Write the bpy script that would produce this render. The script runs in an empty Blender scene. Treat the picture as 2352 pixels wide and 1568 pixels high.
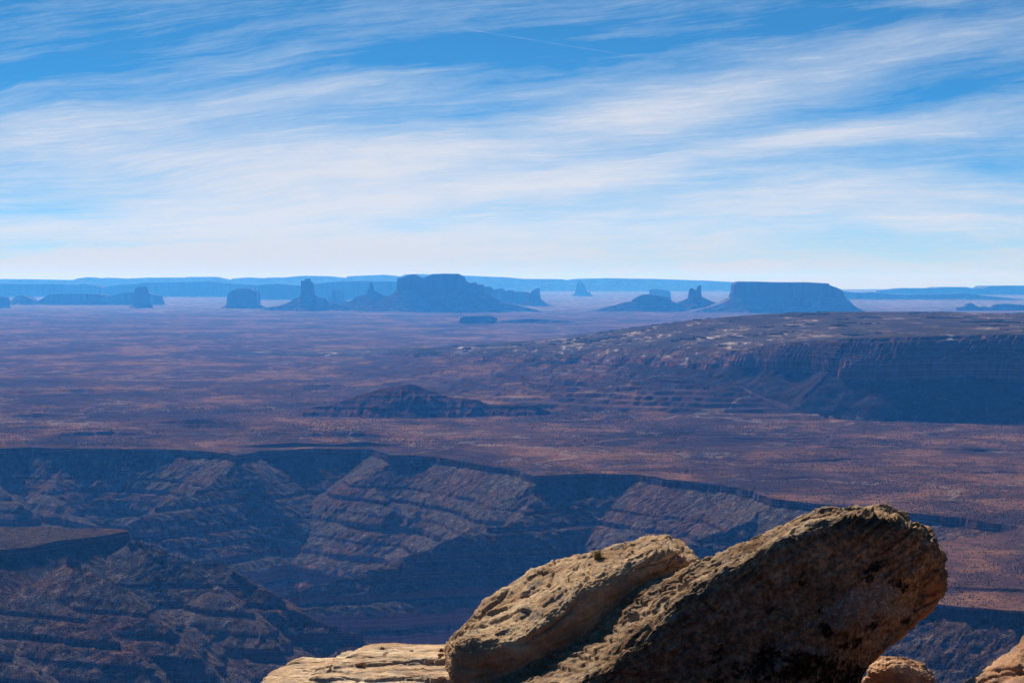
import bpy, math, random
import numpy as np

# ---------------------------------------------------------------- basics
F, CX, EY = 6533.0, 1176.0, 660.0      # focal length, centre column and eye level in photograph units (2352 wide)
SC = bpy.context.scene
COL = SC.collection
R = math.radians
SUN_AZ, SUN_EL = -18.0, 35.0           # degrees: azimuth from +Y (negative = left), elevation

def zplain(y):
    return -450.0 + 0.00536 * (np.clip(y, 3000, 82000) - 7000.0)

def at(px, py):                        # a pixel of the plain -> plan point
    y = 487.5 / ((py - EY) / F + 0.00536)
    return ((px - CX) / F * y, y)

def at_d(px, py, y):                   # pixel at known distance -> point
    return ((px - CX) / F * y, y, -(py - EY) / F * y)

# ---------------------------------------------------------------- noise
_rng = np.random.RandomState(7)
PERM = _rng.permutation(256).astype(np.int32)
PERM = np.concatenate([PERM, PERM, PERM])
G2 = np.array([(math.cos(a), math.sin(a)) for a in np.linspace(0, 2 * math.pi, 16, endpoint=False)], np.float32)
_g = _rng.normal(size=(64, 3)); G3 = (_g / np.linalg.norm(_g, axis=1)[:, None]).astype(np.float32)

def n2(x, y, seed=0):
    x = np.asarray(x, np.float64) + seed * 17.31; y = np.asarray(y, np.float64) + seed * 9.77
    xi = np.floor(x).astype(np.int64); yi = np.floor(y).astype(np.int64)
    xf = (x - xi).astype(np.float32); yf = (y - yi).astype(np.float32)
    xi = (xi & 255).astype(np.int32); yi = (yi & 255).astype(np.int32)
    u = xf * xf * xf * (xf * (xf * 6 - 15) + 10); v = yf * yf * yf * (yf * (yf * 6 - 15) + 10)
    def g(dx, dy):
        h = PERM[PERM[xi + dx] + yi + dy] & 15
        return G2[h, 0] * (xf - dx) + G2[h, 1] * (yf - dy)
    a = g(0, 0); b = g(1, 0); c = g(0, 1); d = g(1, 1)
    return (a + u * (b - a) + v * (c - a + u * (d - c - b + a))) * 1.4

def n3(x, y, z, seed=0):
    x = np.asarray(x, np.float64) + seed * 17.31; y = np.asarray(y, np.float64) + seed * 9.77; z = np.asarray(z, np.float64) + seed * 5.13
    xi = np.floor(x).astype(np.int64); yi = np.floor(y).astype(np.int64); zi = np.floor(z).astype(np.int64)
    xf = (x - xi).astype(np.float32); yf = (y - yi).astype(np.float32); zf = (z - zi).astype(np.float32)
    xi = (xi & 255).astype(np.int32); yi = (yi & 255).astype(np.int32); zi = (zi & 255).astype(np.int32)
    fd = lambda t: t * t * t * (t * (t * 6 - 15) + 10)
    u, v, w = fd(xf), fd(yf), fd(zf)
    def g(dx, dy, dz):
        h = PERM[PERM[PERM[xi + dx] + yi + dy] + zi + dz] & 63
        return G3[h, 0] * (xf - dx) + G3[h, 1] * (yf - dy) + G3[h, 2] * (zf - dz)
    l = lambda a, b, t: a + t * (b - a)
    return l(l(l(g(0,0,0), g(1,0,0), u), l(g(0,1,0), g(1,1,0), u), v),
             l(l(g(0,0,1), g(1,0,1), u), l(g(0,1,1), g(1,1,1), u), v), w) * 1.5

def fbm2(x, y, o=4, seed=0, ridged=False):
    s = 0; a = 1.0; t = 0
    for i in range(o):
        n = n2(x * 2 ** i, y * 2 ** i, seed + i)
        s = s + a * ((1 - 2 * np.abs(n)) if ridged else n); t += a; a *= 0.5
    return s / t

def fbm3(x, y, z, o=4, seed=0):
    s = 0; a = 1.0; t = 0
    for i in range(o):
        s = s + a * n3(x * 2 ** i, y * 2 ** i, z * 2 ** i, seed + i); t += a; a *= 0.5
    return s / t

def sstep(a, b, x):
    t = np.clip((x - a) / (b - a), 0, 1); return t * t * (3 - 2 * t)

# ---------------------------------------------------------------- objects
def tag(o, label=None, cat=None, group=None, kind=None):
    if label: o['label'] = label
    if cat: o['category'] = cat
    if group: o['group'] = group
    if kind: o['kind'] = kind
    return o

def empty(name, loc):
    o = bpy.data.objects.new(name, None); COL.objects.link(o); o.location = loc
    o.empty_display_size = 1.0
    return o

def mesh_np(name, V, faces, mat, parent=None, smooth=False):
    """V (n,3); faces (m,k) index array with k = 3 or 4. Unused vertices are dropped. World coordinates."""
    V = np.asarray(V, np.float64).reshape(-1, 3); faces = np.asarray(faces, np.int64)
    used = np.zeros(len(V), bool); used[faces.ravel()] = True
    remap = np.cumsum(used) - 1
    V = V[used]; faces = remap[faces]
    if parent is not None:
        V = V - np.array(parent.location)
    me = bpy.data.meshes.new(name)
    n, k = faces.shape
    me.vertices.add(len(V)); me.loops.add(n * k); me.polygons.add(n)
    me.vertices.foreach_set('co', V.astype(np.float32).ravel())
    me.loops.foreach_set('vertex_index', faces.astype(np.int32).ravel())
    me.polygons.foreach_set('loop_start', np.arange(0, n * k, k, dtype=np.int32))
    me.polygons.foreach_set('use_smooth', np.full(n, smooth))
    me.update(calc_edges=True)
    me.materials.append(mat)
    o = bpy.data.objects.new(name, me); COL.objects.link(o)
    if parent is not None: o.parent = parent
    o['used'] = 0; del o['used']
    return o, used

def grid_faces(nr, nc, mask=None, flip=False):
    i = np.arange(nr - 1)[:, None] * nc + np.arange(nc - 1)[None, :]
    q = np.stack([i, i + 1, i + nc + 1, i + nc], -1)
    if flip: q = q[..., ::-1]
    q = q.reshape(-1, 4)
    if mask is not None: q = q[mask.reshape(-1)]
    return q

def quad_any(M):  return M[:-1, :-1] | M[1:, :-1] | M[:-1, 1:] | M[1:, 1:]
def quad_all(M):  return M[:-1, :-1] & M[1:, :-1] & M[:-1, 1:] & M[1:, 1:]

# ---------------------------------------------------------------- materials
def new_mat(name):
    m = bpy.data.materials.new(name); m.use_nodes = True
    nt = m.node_tree; nt.nodes.clear()
    return m, nt

class NB:                               # small node builder
    def __init__(s, nt): s.nt = nt
    def n(s, t, **kw):
        x = s.nt.nodes.new(t)
        for k, v in kw.items(): setattr(x, k, v)
        return x
    def put(s, sock, v):
        if isinstance(v, bpy.types.NodeSocket): s.nt.links.new(v, sock)
        elif v is not None:
            if hasattr(sock.default_value, '__len__') and not hasattr(v, '__len__'): v = (v,) * len(sock.default_value)
            if hasattr(v, '__len__') and len(sock.default_value) == 4 and len(v) == 3: v = tuple(v) + (1,)
            sock.default_value = v
    def math(s, op, a, b=None, c=None, clamp=False):
        x = s.n('ShaderNodeMath', operation=op, use_clamp=clamp)
        s.put(x.inputs[0], a); s.put(x.inputs[1], b); s.put(x.inputs[2], c); return x.outputs[0]
    def vmath(s, op, a, b=None):
        x = s.n('ShaderNodeVectorMath', operation=op); s.put(x.inputs[0], a); s.put(x.inputs[1], b); return x.outputs[0]
    def noise(s, vec, scale, detail=4, rough=0.5, dist=0.0):
        x = s.n('ShaderNodeTexNoise'); s.put(x.inputs['Vector'], vec); s.put(x.inputs['Scale'], scale)
        x.inputs['Detail'].default_value = detail; x.inputs['Roughness'].default_value = rough; x.inputs['Distortion'].default_value = dist
        return x.outputs[0]
    def voro(s, vec, scale, feature='F1', rand=1.0):
        x = s.n('ShaderNodeTexVoronoi', feature=feature); s.put(x.inputs['Vector'], vec); s.put(x.inputs['Scale'], scale)
        x.inputs['Randomness'].default_value = rand
        return x.outputs['Distance']
    def ramp(s, f, stops, interp='LINEAR'):
        x = s.n('ShaderNodeValToRGB'); x.color_ramp.interpolation = interp; e = x.color_ramp.elements
        while len(e) < len(stops): e.new(0.5)
        for el, (p, c) in zip(e, stops):
            el.position = p
            if not hasattr(c, '__len__'): c = (c, c, c)
            el.color = tuple(c) + (1,)
        s.put(x.inputs[0], f); return x.outputs[0]
    def mix(s, f, a, b, mode='MIX'):
        x = s.n('ShaderNodeMix', data_type='RGBA', blend_type=mode); s.put(x.inputs[0], f); s.put(x.inputs[6], a); s.put(x.inputs[7], b); return x.outputs[2]
    def mrange(s, v, a, b, c=0.0, d=1.0, smooth=False):
        x = s.n('ShaderNodeMapRange', interpolation_type='SMOOTHSTEP' if smooth else 'LINEAR')
        s.put(x.inputs[0], v)
        for i, q in enumerate((a, b, c, d)): x.inputs[1 + i].default_value = q
        return x.outputs[0]
    def scale(s, v, sx, sy, sz):
        return s.vmath('MULTIPLY', v, (sx, sy, sz))
    def sep(s, v):
        x = s.n('ShaderNodeSeparateXYZ'); s.put(x.inputs[0], v); return x.outputs
    def comb(s, a, b, c):
        x = s.n('ShaderNodeCombineXYZ'); s.put(x.inputs[0], a); s.put(x.inputs[1], b); s.put(x.inputs[2], c); return x.outputs[0]
    def finish(s, color, rough=1.0, bump=None, bs=0.5, bd=1.0, spec=0.0):
        p = s.n('ShaderNodeBsdfPrincipled'); s.put(p.inputs['Base Color'], color); s.put(p.inputs['Roughness'], rough)
        p.inputs['Specular IOR Level'].default_value = spec
        if bump is not None:
            b = s.n('ShaderNodeBump'); b.inputs['Strength'].default_value = bs; b.inputs['Distance'].default_value = bd
            s.put(b.inputs['Height'], bump); s.put(p.inputs['Normal'], b.outputs[0])
        o = s.n('ShaderNodeOutputMaterial'); s.put(o.inputs['Surface'], p.outputs[0])

def mat_ground():
    m, nt = new_mat('desert_plain'); b = NB(nt)
    geo = b.n('ShaderNodeNewGeometry'); P = geo.outputs['Position']; N = geo.outputs['Normal']
    k = b.scale(P, .001, .001, .001)                     # kilometres
    warp = b.noise(k, 1.3, 3)
    k2 = b.vmath('ADD', k, b.comb(b.math('MULTIPLY', warp, .5), 0, 0))
    big = b.noise(b.scale(k2, .8, .34, 0), 2.2, 6, .62)
    mid = b.noise(b.scale(k2, 1, .5, 0), 7.0, 6, .65)
    fine = b.noise(b.scale(P, .02, .012, .02), 1.0, 5, .7)
    grain = b.noise(b.scale(P, .15, .06, .15), 1.0, 3, .7)
    f = b.math('ADD', b.math('MULTIPLY', big, .6), b.math('MULTIPLY', mid, .4))
    f = b.math('ADD', f, b.math('ADD', b.math('MULTIPLY', b.math('SUBTRACT', fine, .5), .26), b.math('MULTIPLY', b.math('SUBTRACT', grain, .5), .20)))
    col = b.ramp(f, [(.36, (.034, .020, .020)), (.46, (.054, .029, .026)), (.52, (.088, .043, .030)), (.58, (.165, .078, .043)), (.68, (.205, .105, .058))])
    # pale bare patches
    pale = b.noise(b.scale(k2, .9, .5, 0), 9.0, 5, .7)
    pm = b.mrange(b.math('ADD', pale, b.math('MULTIPLY', b.math('SUBTRACT', grain, .5), .25)), .70, .76)
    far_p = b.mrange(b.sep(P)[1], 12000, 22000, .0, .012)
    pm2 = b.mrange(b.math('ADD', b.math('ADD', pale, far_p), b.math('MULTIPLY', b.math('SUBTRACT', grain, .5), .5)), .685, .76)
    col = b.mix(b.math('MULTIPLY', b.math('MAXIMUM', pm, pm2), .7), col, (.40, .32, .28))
    wl = b.math('ABSOLUTE', b.math('SUBTRACT', b.noise(b.scale(k2, 1.0, .8, 0), 1.6, 4, .55), .5))
    wsh = b.math('MULTIPLY', b.mrange(wl, .003, .011, 1, 0), b.mrange(b.noise(k2, .9, 2), .42, .55))
    col = b.mix(b.math('MULTIPLY', wsh, .42), col, (.30, .22, .17))
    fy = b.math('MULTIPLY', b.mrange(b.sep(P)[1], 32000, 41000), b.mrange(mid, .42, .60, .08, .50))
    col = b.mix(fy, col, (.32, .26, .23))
    # scrub speckle
    sp = b.voro(b.scale(P, .11, .07, .1), 1.0)
    spm = b.mrange(b.math('ADD', sp, b.math('MULTIPLY', b.math('SUBTRACT', mid, .5), .9)), .18, .42, 1, 0)
    col = b.mix(b.math('MULTIPLY', spm, .62), col, (.026, .023, .021))
    # steep faces: red rock
    st = b.mrange(b.sep(N)[2], .93, .80)
    col = b.mix(b.math('MULTIPLY', st, .75), col, (.05, .027, .024))
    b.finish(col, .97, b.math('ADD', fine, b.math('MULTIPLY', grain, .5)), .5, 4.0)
    return m

def mat_canyon():
    m, nt = new_mat('canyon_strata'); b = NB(nt)
    geo = b.n('ShaderNodeNewGeometry'); P = geo.outputs['Position']; N = geo.outputs['Normal']
    z = b.sep(P)[2]
    wob = b.noise(b.scale(P, .002, .002, .002), 1.0, 3)
    zz = b.math('ADD', z, b.math('MULTIPLY', wob, 22.0))
    band = b.noise(b.comb(0, 0, b.math('MULTIPLY', zz, .055)), 1.0, 4, .75)
    rock = b.ramp(band, [(.30, (.045, .025, .022)), (.42, (.15, .07, .05)), (.47, (.055, .035, .030)), (.54, (.22, .125, .09)), (.60, (.075, .042, .035)), (.70, (.19, .13, .10))])
    streak = b.noise(b.scale(P, .11, .11, .006), 1.0, 4, .65)
    rock = b.mix(.55, rock, b.ramp(streak, [(.32, (.25, .23, .24)), (.66, (1.15, 1.05, 1.0))]), 'MULTIPLY')
    # the deep gorge is redder and paler
    deep = b.mrange(zz, -640, -700)
    rock = b.mix(b.math('MULTIPLY', deep, .8), rock, b.ramp(band, [(.38, (.15, .075, .08)), (.46, (.40, .19, .17)), (.52, (.16, .08, .08)), (.58, (.42, .20, .17)), (.68, (.30, .15, .14))]))
    rub = b.noise(b.scale(P, .05, .05, .05), 1.0, 6, .75)
    rub2 = b.noise(b.scale(P, .28, .28, .28), 1.0, 3, .7)
    q = b.math('ADD', b.math('MULTIPLY', rub, .55), b.math('MULTIPLY', rub2, .45))
    soil = b.ramp(q, [(.37, (.008, .008, .007)), (.46, (.034, .027, .022)), (.53, (.092, .072, .057)), (.60, (.20, .158, .125)), (.68, (.34, .28, .23))])
    soil = b.mix(b.mrange(b.sep(N)[2], .955, .985), soil, b.mix(1, soil, (.70, .62, .58), 'MULTIPLY'))
    soil = b.mix(b.mrange(b.noise(b.scale(P, .004, .004, .012), 1.0, 4), .45, .65), soil, b.mix(1, soil, (1.15, .80, .68), 'MULTIPLY'))
    st = b.mrange(b.math('ADD', b.sep(N)[2], b.math('MULTIPLY', b.math('SUBTRACT', rub, .5), .25)), .78, .62)
    col = b.mix(st, soil, rock)
    b.finish(col, .97, b.math('ADD', b.math('MULTIPLY', rub, 1.0), b.math('MULTIPLY', rub2, .6)), .8, 5.0)
    return m

def mat_mesa():
    m, nt = new_mat('mesa_sandstone'); b = NB(nt)
    geo = b.n('ShaderNodeNewGeometry'); P = geo.outputs['Position']; N = geo.outputs['Normal']
    z = b.sep(P)[2]
    wob = b.noise(b.scale(P, .0012, .0012, .0012), 1.0, 3)
    band = b.noise(b.comb(0, 0, b.math('MULTIPLY', b.math('ADD', z, b.math('MULTIPLY', wob, 40.0)), .05)), 1.0, 4, .75)
    rock = b.ramp(band, [(.32, (.05, .024, .022)), (.41, (.24, .10, .075)), (.46, (.06, .028, .025)), (.54, (.30, .135, .10)), (.60, (.08, .036, .030)), (.70, (.28, .14, .105))])
    streak = b.noise(b.scale(P, .06, .06, .004), 1.0, 4, .6)
    rock = b.mix(.5, rock, b.ramp(streak, [(.3, .35), (.7, 1.2)]), 'MULTIPLY')
    pn = b.noise(b.scale(P, .006, .002, .03), 1.0, 6, .7)
    grain = b.noise(b.scale(P, .05, .025, .05), 1.0, 3, .7)
    pf = b.math('SUBTRACT', b.math('ADD', b.math('MULTIPLY', pn, .65), b.math('MULTIPLY', grain, .35)), .05)
    pf = b.math('ADD', pf, b.math('MULTIPLY', b.n('ShaderNodeAttribute', attribute_name='bare').outputs['Fac'], .105))
    top = b.ramp(pf, [(.42, (0.036, 0.029, 0.025)), (.52, (0.080, 0.054, 0.042)), (.565, (0.208, 0.152, 0.120)), (.63, (0.480, 0.408, 0.344))])
    st = b.mrange(b.sep(N)[2], .86, .66)
    col = b.mix(st, top, rock)
    b.finish(col, .95, b.math('ADD', streak, grain), .6, 6.0)
    return m

def mat_talus():
    m, nt = new_mat('talus_rubble'); b = NB(nt)
    P = b.n('ShaderNodeNewGeometry').outputs['Position']
    n = b.noise(P, .03, 6, .75); n2_ = b.noise(P, .12, 3, .7)
    col = b.ramp(b.math('ADD', b.math('MULTIPLY', n, .6), b.math('MULTIPLY', n2_, .4)), [(.40, (.016, .012, .011)), (.54, (.032, .021, .019)), (.62, (.06, .038, .032)), (.72, (.24, .19, .16))])
    b.finish(col, .96, n, .8, 6.0)
    return m

def mat_butte():
    m, nt = new_mat('red_sandstone'); b = NB(nt)
    geo = b.n('ShaderNodeNewGeometry'); P = geo.outputs['Position']; N = geo.outputs['Normal']
    streak = b.noise(b.scale(P, .02, .02, .002), 1.0, 5, .65)
    col = b.ramp(streak, [(.3, (0.028, 0.011, 0.008)), (.5, (0.050, 0.021, 0.015)), (.7, (0.075, 0.035, 0.024))])
    flat = b.mrange(b.sep(N)[2], .8, .95)
    n = b.noise(b.scale(P, .004, .004, .01), 1.0, 5, .7)
    col = b.mix(flat, col, b.ramp(n, [(.4, (0.066, 0.037, 0.026)), (.62, (0.152, 0.099, 0.076))]))
    b.finish(col, .95, streak, .6, 10.0)
    return m

def mat_hill():
    m, nt = new_mat('red_shale'); b = NB(nt)
    geo = b.n('ShaderNodeNewGeometry'); P = geo.outputs['Position']; N = geo.outputs['Normal']
    n = b.noise(b.scale(P, .03, .03, .05), 1.0, 5, .7)
    band = b.noise(b.comb(0, 0, b.math('MULTIPLY', b.sep(P)[2], .09)), 1.0, 3, .7)
    col = b.ramp(b.math('ADD', b.math('MULTIPLY', n, .6), b.math('MULTIPLY', band, .4)), [(.36, (.032, .014, .013)), (.5, (.07, .030, .023)), (.64, (.125, .058, .042))])
    b.finish(col, .96, n, .6, 4.0)
    return m

def mat_boulder(name, warm, lichen):
    m, nt = new_mat(name); b = NB(nt)
    tc = b.n('ShaderNodeTexCoord'); P = tc.outputs['Object']
    at_ = b.n('ShaderNodeAttribute', attribute_name='bed').outputs['Fac']
    n1 = b.noise(P, 1.3, 6, .65)
    n2_ = b.noise(P, 7.0, 6, .7)
    n3_ = b.noise(P, 38.0, 4, .7)
    lay = b.noise(b.comb(b.math('MULTIPLY', b.sep(P)[0], .25), b.math('MULTIPLY', b.sep(P)[1], .25), b.math('MULTIPLY', at_, 9.0)), 1.0, 5, .65)
    f = b.math('ADD', b.math('MULTIPLY', n1, .45), b.math('ADD', b.math('MULTIPLY', n2_, .3), b.math('MULTIPLY', lay, .25)))
    cs = [(.34, (.16, .095, .060)), (.45, (.29, .185, .115)), (.53, (.41, .29, .185)), (.63, (.52, .40, .275))]
    cs = [(p, tuple(c * w for c, w in zip(k, warm))) for p, k in cs]
    f = b.math('ADD', f, b.math('MULTIPLY', b.math('SUBTRACT', n3_, .5), .22))
    col = b.ramp(f, cs)
    # orange iron stain
    ir = b.mrange(b.noise(P, .9, 4, .6), .53, .68)
    col = b.mix(b.math('MULTIPLY', ir, .45), col, (.33, .18, .095))
    # grey lichen film and dark varnish
    lk = b.noise(P, 3.1, 8, .72)
    col = b.mix(b.math('MULTIPLY', b.mrange(lk, .52, .60), .55), col, (.25, .235, .205))
    vk = b.noise(b.vmath('ADD', P, (7.1, 3.3, 1.9)), 4.3, 8, .75)
    col = b.mix(b.math('MULTIPLY', b.mrange(vk, .60, .66), .6), col, (.045, .037, .032))
    if lichen:
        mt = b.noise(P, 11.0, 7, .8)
        cr_ = b.n('ShaderNodeAttribute', attribute_name='crust_shade').outputs['Fac']
        col = b.mix(b.math('MULTIPLY', b.mrange(mt, .40, .56), b.math('MULTIPLY', cr_, .95)), col, b.mix(1, col, (.30, .28, .27), 'MULTIPLY'))  # lichen mottling that also paints shade onto the camera-facing side
        col = b.mix(b.math('MULTIPLY', b.mrange(b.noise(b.vmath('ADD', P, (3.3, 9.1, 4.7)), 9.0, 8, .78), .56, .63), .6), col, (.27, .265, .25))
    if lichen:                          # the crust of black and pale grey lichen on the big boulder's face
        la = b.n('ShaderNodeAttribute', attribute_name='lichen_black').outputs['Fac']
        lg = b.n('ShaderNodeAttribute', attribute_name='lichen_grey').outputs['Fac']
        e = b.math('ADD', b.math('MULTIPLY', b.math('SUBTRACT', b.noise(P, 3.4, 9, .78), .5), 2.6), b.math('MULTIPLY', b.math('SUBTRACT', n3_, .5), .5))
        ring = b.voro(P, 16.0)
        g = b.mrange(b.math('ADD', lg, b.math('MULTIPLY', e, -.9)), .42, .60)
        gcol = b.mix(b.mrange(ring, .15, .5), (.42, .42, .41), (.20, .20, .195))
        col = b.mix(b.math('MULTIPLY', g, .8), col, gcol)
        io = b.n('ShaderNodeAttribute', attribute_name='iron_bounce').outputs['Fac']
        col = b.mix(b.math('MULTIPLY', b.mrange(b.math('ADD', io, b.math('MULTIPLY', e, .4)), .3, .7), .85), col, (.50, .20, .06))  # iron tint plus painted orange bounce light beneath the right end
        k = b.math('MULTIPLY', b.mrange(b.math('ADD', la, e), .44, .60), b.mrange(mt, .34, .50))
        col = b.mix(b.math('MULTIPLY', k, .97), col, (.012, .011, .010))
    pit = b.voro(P, 22.0)
    pm = b.mrange(pit, .03, .12, 0, 1)
    h = b.math('ADD', b.math('MULTIPLY', n2_, .5), b.math('ADD', b.math('MULTIPLY', n3_, .22), b.math('MULTIPLY', pm, .10)))
    h = b.math('ADD', h, b.math('MULTIPLY', lay, .25))
    b.finish(col, .92, h, 1.0, .09)
    return m

def mat_simple(name, c1, c2, sc):
    m, nt = new_mat(name); b = NB(nt)
    P = b.n('ShaderNodeNewGeometry').outputs['Position']
    n = b.noise(P, sc, 3)
    b.finish(b.mix(b.mrange(n, .35, .65), c1, c2), .95)
    return m

M_GROUND, M_CANYON, M_MESA, M_BUTTE, M_HILL = mat_ground(), mat_canyon(), mat_mesa(), mat_butte(), mat_hill()
M_TALUS = mat_talus()
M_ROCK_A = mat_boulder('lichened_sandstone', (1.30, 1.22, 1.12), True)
M_ROCK_B = mat_boulder('brown_sandstone', (1.42, 1.34, 1.22), False)
M_ROCK_L = mat_boulder('buff_sandstone', (1.92, 1.90, 1.84), False)
M_ROCK_R = mat_boulder('pinkish_sandstone', (1.50, 1.20, 1.05), False)
M_SCRUB = mat_simple('scrub_leaves', (.030, .032, .024), (.06, .056, .042), .05)
M_JUNIPER = mat_simple('juniper_leaves', (.020, .028, .016), (.045, .052, .03), .1)
M_BARK = mat_simple('bark', (.10, .07, .05), (.16, .12, .09), 3.0)
M_GRASS = mat_simple('dry_grass', (.30, .24, .10), (.20, .19, .08), 20.0)
M_TWIG = mat_simple('dead_twigs', (.10, .06, .04), (.17, .10, .06), 20.0)

# ---------------------------------------------------------------- canyon distance field
SEGS = [  # (drop, angle) down the canyon wall: cliff, bench, rubble slope
    (15, 80), (58, 33), (6, 76), (2, 11), (19, 33), (9, 79), (4, 11), (15, 33), (5, 76), (16, 33), (16, 80), (5, 11), (17, 33), (8, 78), (2, 12), (22, 33),
    (13, 79), (7, 11), (14, 32), (34, 80), (3, 12), (7, 32), (30, 81), (2, 12), (6, 32), (32, 81), (3, 14), (8, 32), (36, 80), (24, 12)]
_D, _Z = [0.0], [0.0]
for dz, a in SEGS:
    _D.append(_D[-1] + dz / math.tan(R(a))); _Z.append(_Z[-1] - dz)
_D.append(_D[-1] + 3000); _Z.append(_Z[-1] - 20)
_D = np.array(_D); _Z = np.array(_Z)
def Zs(d): return np.interp(d, _D, _Z)
_Ds = np.linspace(0, _D[-2], 14); _Zs = np.array([np.mean(Zs(np.linspace(max(0, q - 45), q + 45, 30))) for q in _Ds]); _Zs[0] = 0
def Zsmooth(d): return np.interp(d, np.append(_Ds, _D[-1]), np.append(_Zs, _Z[-1]))
def Dinv(z): return float(np.interp(-z, -_Z, _D))

RIM = [(-900, 1034), (-400, 1031), (0, 1030), (70, 1027), (130, 1029), (210, 1029), (400, 1032), (500, 1038), (548, 1047), (600, 1036), (720, 1031), (850, 1033),
       (888, 1047), (1000, 1050), (1100, 1064), (1170, 1075), (1222, 1092), (1330, 1088), (1455, 1089), (1520, 1099), (1700, 1120), (1770, 1142),
       (1900, 1158), (2100, 1180), (2200, 1190), (2300, 1205), (2340, 1211), (2300, 1222), (2180, 1243), (2000, 1268), (1850, 1300), (1790, 1345),
       (1900, 1372), (2170, 1387), (2352, 1402), (2700, 1425), (3600, 1470)]
RIM = [at(*p) for p in RIM]
PLATEAU = RIM + [(6000, 4000), (6000, 20000), (-6000, 20000)]
PROM = [(-700, 1205), (-200, 1212), (0, 1211), (120, 1210), (230, 1212), (291, 1216), (292, 1221), (200, 1232), (100, 1248), (0, 1263), (-200, 1296), (-700, 1340)]
PROM = [at(*p) for p in PROM]

def crest(pts):                         # (px, py, y) -> (x, y, D0)
    out = []
    for px, py, y in pts:
        x, yy, z = at_d(px, py, y)
        out.append((x, y, Dinv(z - float(zplain(y)))))
    return out
SPURS_FAR = [
    crest([(548, 1047, 7720), (512, 1085, 7520), (470, 1118, 7360), (400, 1150, 7180), (300, 1198, 6960), (205, 1245, 6760), (120, 1300, 6560)]),
    crest([(888, 1047, 7720), (860, 1090, 7560), (860, 1130, 7400), (900, 1170, 7200)]),
    crest([(1222, 1092, 6905), (1228, 1150, 6730), (1190, 1196, 6600), (1010, 1255, 6440), (850, 1310, 6300), (660, 1366, 6180)]),
    crest([(1770, 1142, 6190), (1730, 1195, 6090), (1620, 1240, 5960), (1450, 1300, 5830)]),
    crest([(1000, 1050, 7600), (990, 1120, 7350), (960, 1175, 7150)]),
    crest([(130, 1029, 8050), (140, 1080, 7800), (110, 1130, 7600), (150, 1180, 7350), (230, 1215, 7100)]),
    crest([(-100, 1060, 7800), (-20, 1110, 7600), (40, 1160, 7350)]),
]
SPURS_NEAR = [
    crest([(291, 1217, 5235), (350, 1250, 5200), (430, 1289, 5170), (520, 1296, 5150), (538, 1312, 5130), (600, 1351, 5100), (700, 1411, 5060), (830, 1477, 5000), (960, 1545, 4930)]),
    crest([(150, 1262, 4900), (181, 1280, 4860), (294, 1354, 4760), (321, 1395, 4700), (396, 1452, 4620), (491, 1550, 4500), (540, 1620, 4420)]),
    crest([(500, 1345, 5040), (514, 1369, 4985), (578, 1418, 4900), (606, 1463, 4830), (714, 1539, 4720), (780, 1600, 4650)]),
    crest([(60, 1345, 4760), (196, 1425, 4600), (279, 1482, 4510), (378, 1565, 4400), (430, 1620, 4330)]),
    crest([(-150, 1400, 4560), (0, 1482, 4400), (94, 1568, 4280)]),
]

def seg_dist(X, Y, x0, y0, x1, y1, d0=0.0, d1=0.0):
    dx, dy = x1 - x0, y1 - y0
    t = np.clip(((X - x0) * dx + (Y - y0) * dy) / (dx * dx + dy * dy + 1e-9), 0, 1)
    return np.hypot(X - x0 - t * dx, Y - y0 - t * dy) + d0 + t * (d1 - d0)

def inside(X, Y, poly):
    c = np.zeros(X.shape, bool); n = len(poly)
    for i in range(n):
        x0, y0 = poly[i]; x1, y1 = poly[(i + 1) % n]
        if y0 == y1: continue
        k = (y0 > Y) != (y1 > Y)
        c ^= k & (X < (x1 - x0) * (Y - y0) / (y1 - y0) + x0)
    return c

def canyon_D(X, Y):
    """signed distance-like field: negative on the plateau, positive down the canyon wall; also which side is nearer"""
    nz = sstep(5900, 5300, Y) * (X < 300) * .55 + .0            # the near ridge is smoother
    kx = 1 - nz
    wx = X + (n2(X / 240, Y / 240, 3) * 17 + n2(X / 70, Y / 70, 4) * 7 + n2(X / 18, Y / 18, 5) * 4.5) * kx
    wy = Y + (n2(X / 240, Y / 240, 13) * 17 + n2(X / 70, Y / 70, 14) * 7 + n2(X / 18, Y / 18, 15) * 4.5) * kx
    far = np.full(X.shape, 1e9); near = np.full(X.shape, 1e9)
    for a, c in zip(RIM[:-1], RIM[1:]): far = np.minimum(far, seg_dist(wx, wy, *a, *c))
    n = len(PROM)
    for i in range(n): near = np.minimum(near, seg_dist(wx, wy, *PROM[i], *PROM[(i + 1) % n]))
    ins = inside(wx, wy, PLATEAU); ins2 = inside(wx, wy, PROM)
    far = np.where(ins, -far, far); near = np.where(ins2, -near, near)
    for L, which in ((SPURS_FAR, 0), (SPURS_NEAR, 1)):
        for pl in L:
            for a, c in zip(pl[:-1], pl[1:]):
                d = seg_dist(wx, wy, a[0], a[1], c[0], c[1], a[2], c[2])
                if which: near = np.where(near < 0, near, np.minimum(near, d))
                else: far = np.where(far < 0, far, np.minimum(far, d))
    D = np.minimum(far, near)
    # ribs and gullies on the slopes, growing away from the rim
    rib = fbm2(X / 95, Y / 95, 2, 21, True)
    D = np.where(D > 0, np.maximum(0.05, D - rib * np.clip(D * .05, 0, 7) - fbm2(X / 34, Y / 34, 2, 25, True) * np.clip(D * .06, 0, 4.5) * (1 - nz * 1.3)), D)
    return D, near < far

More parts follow.
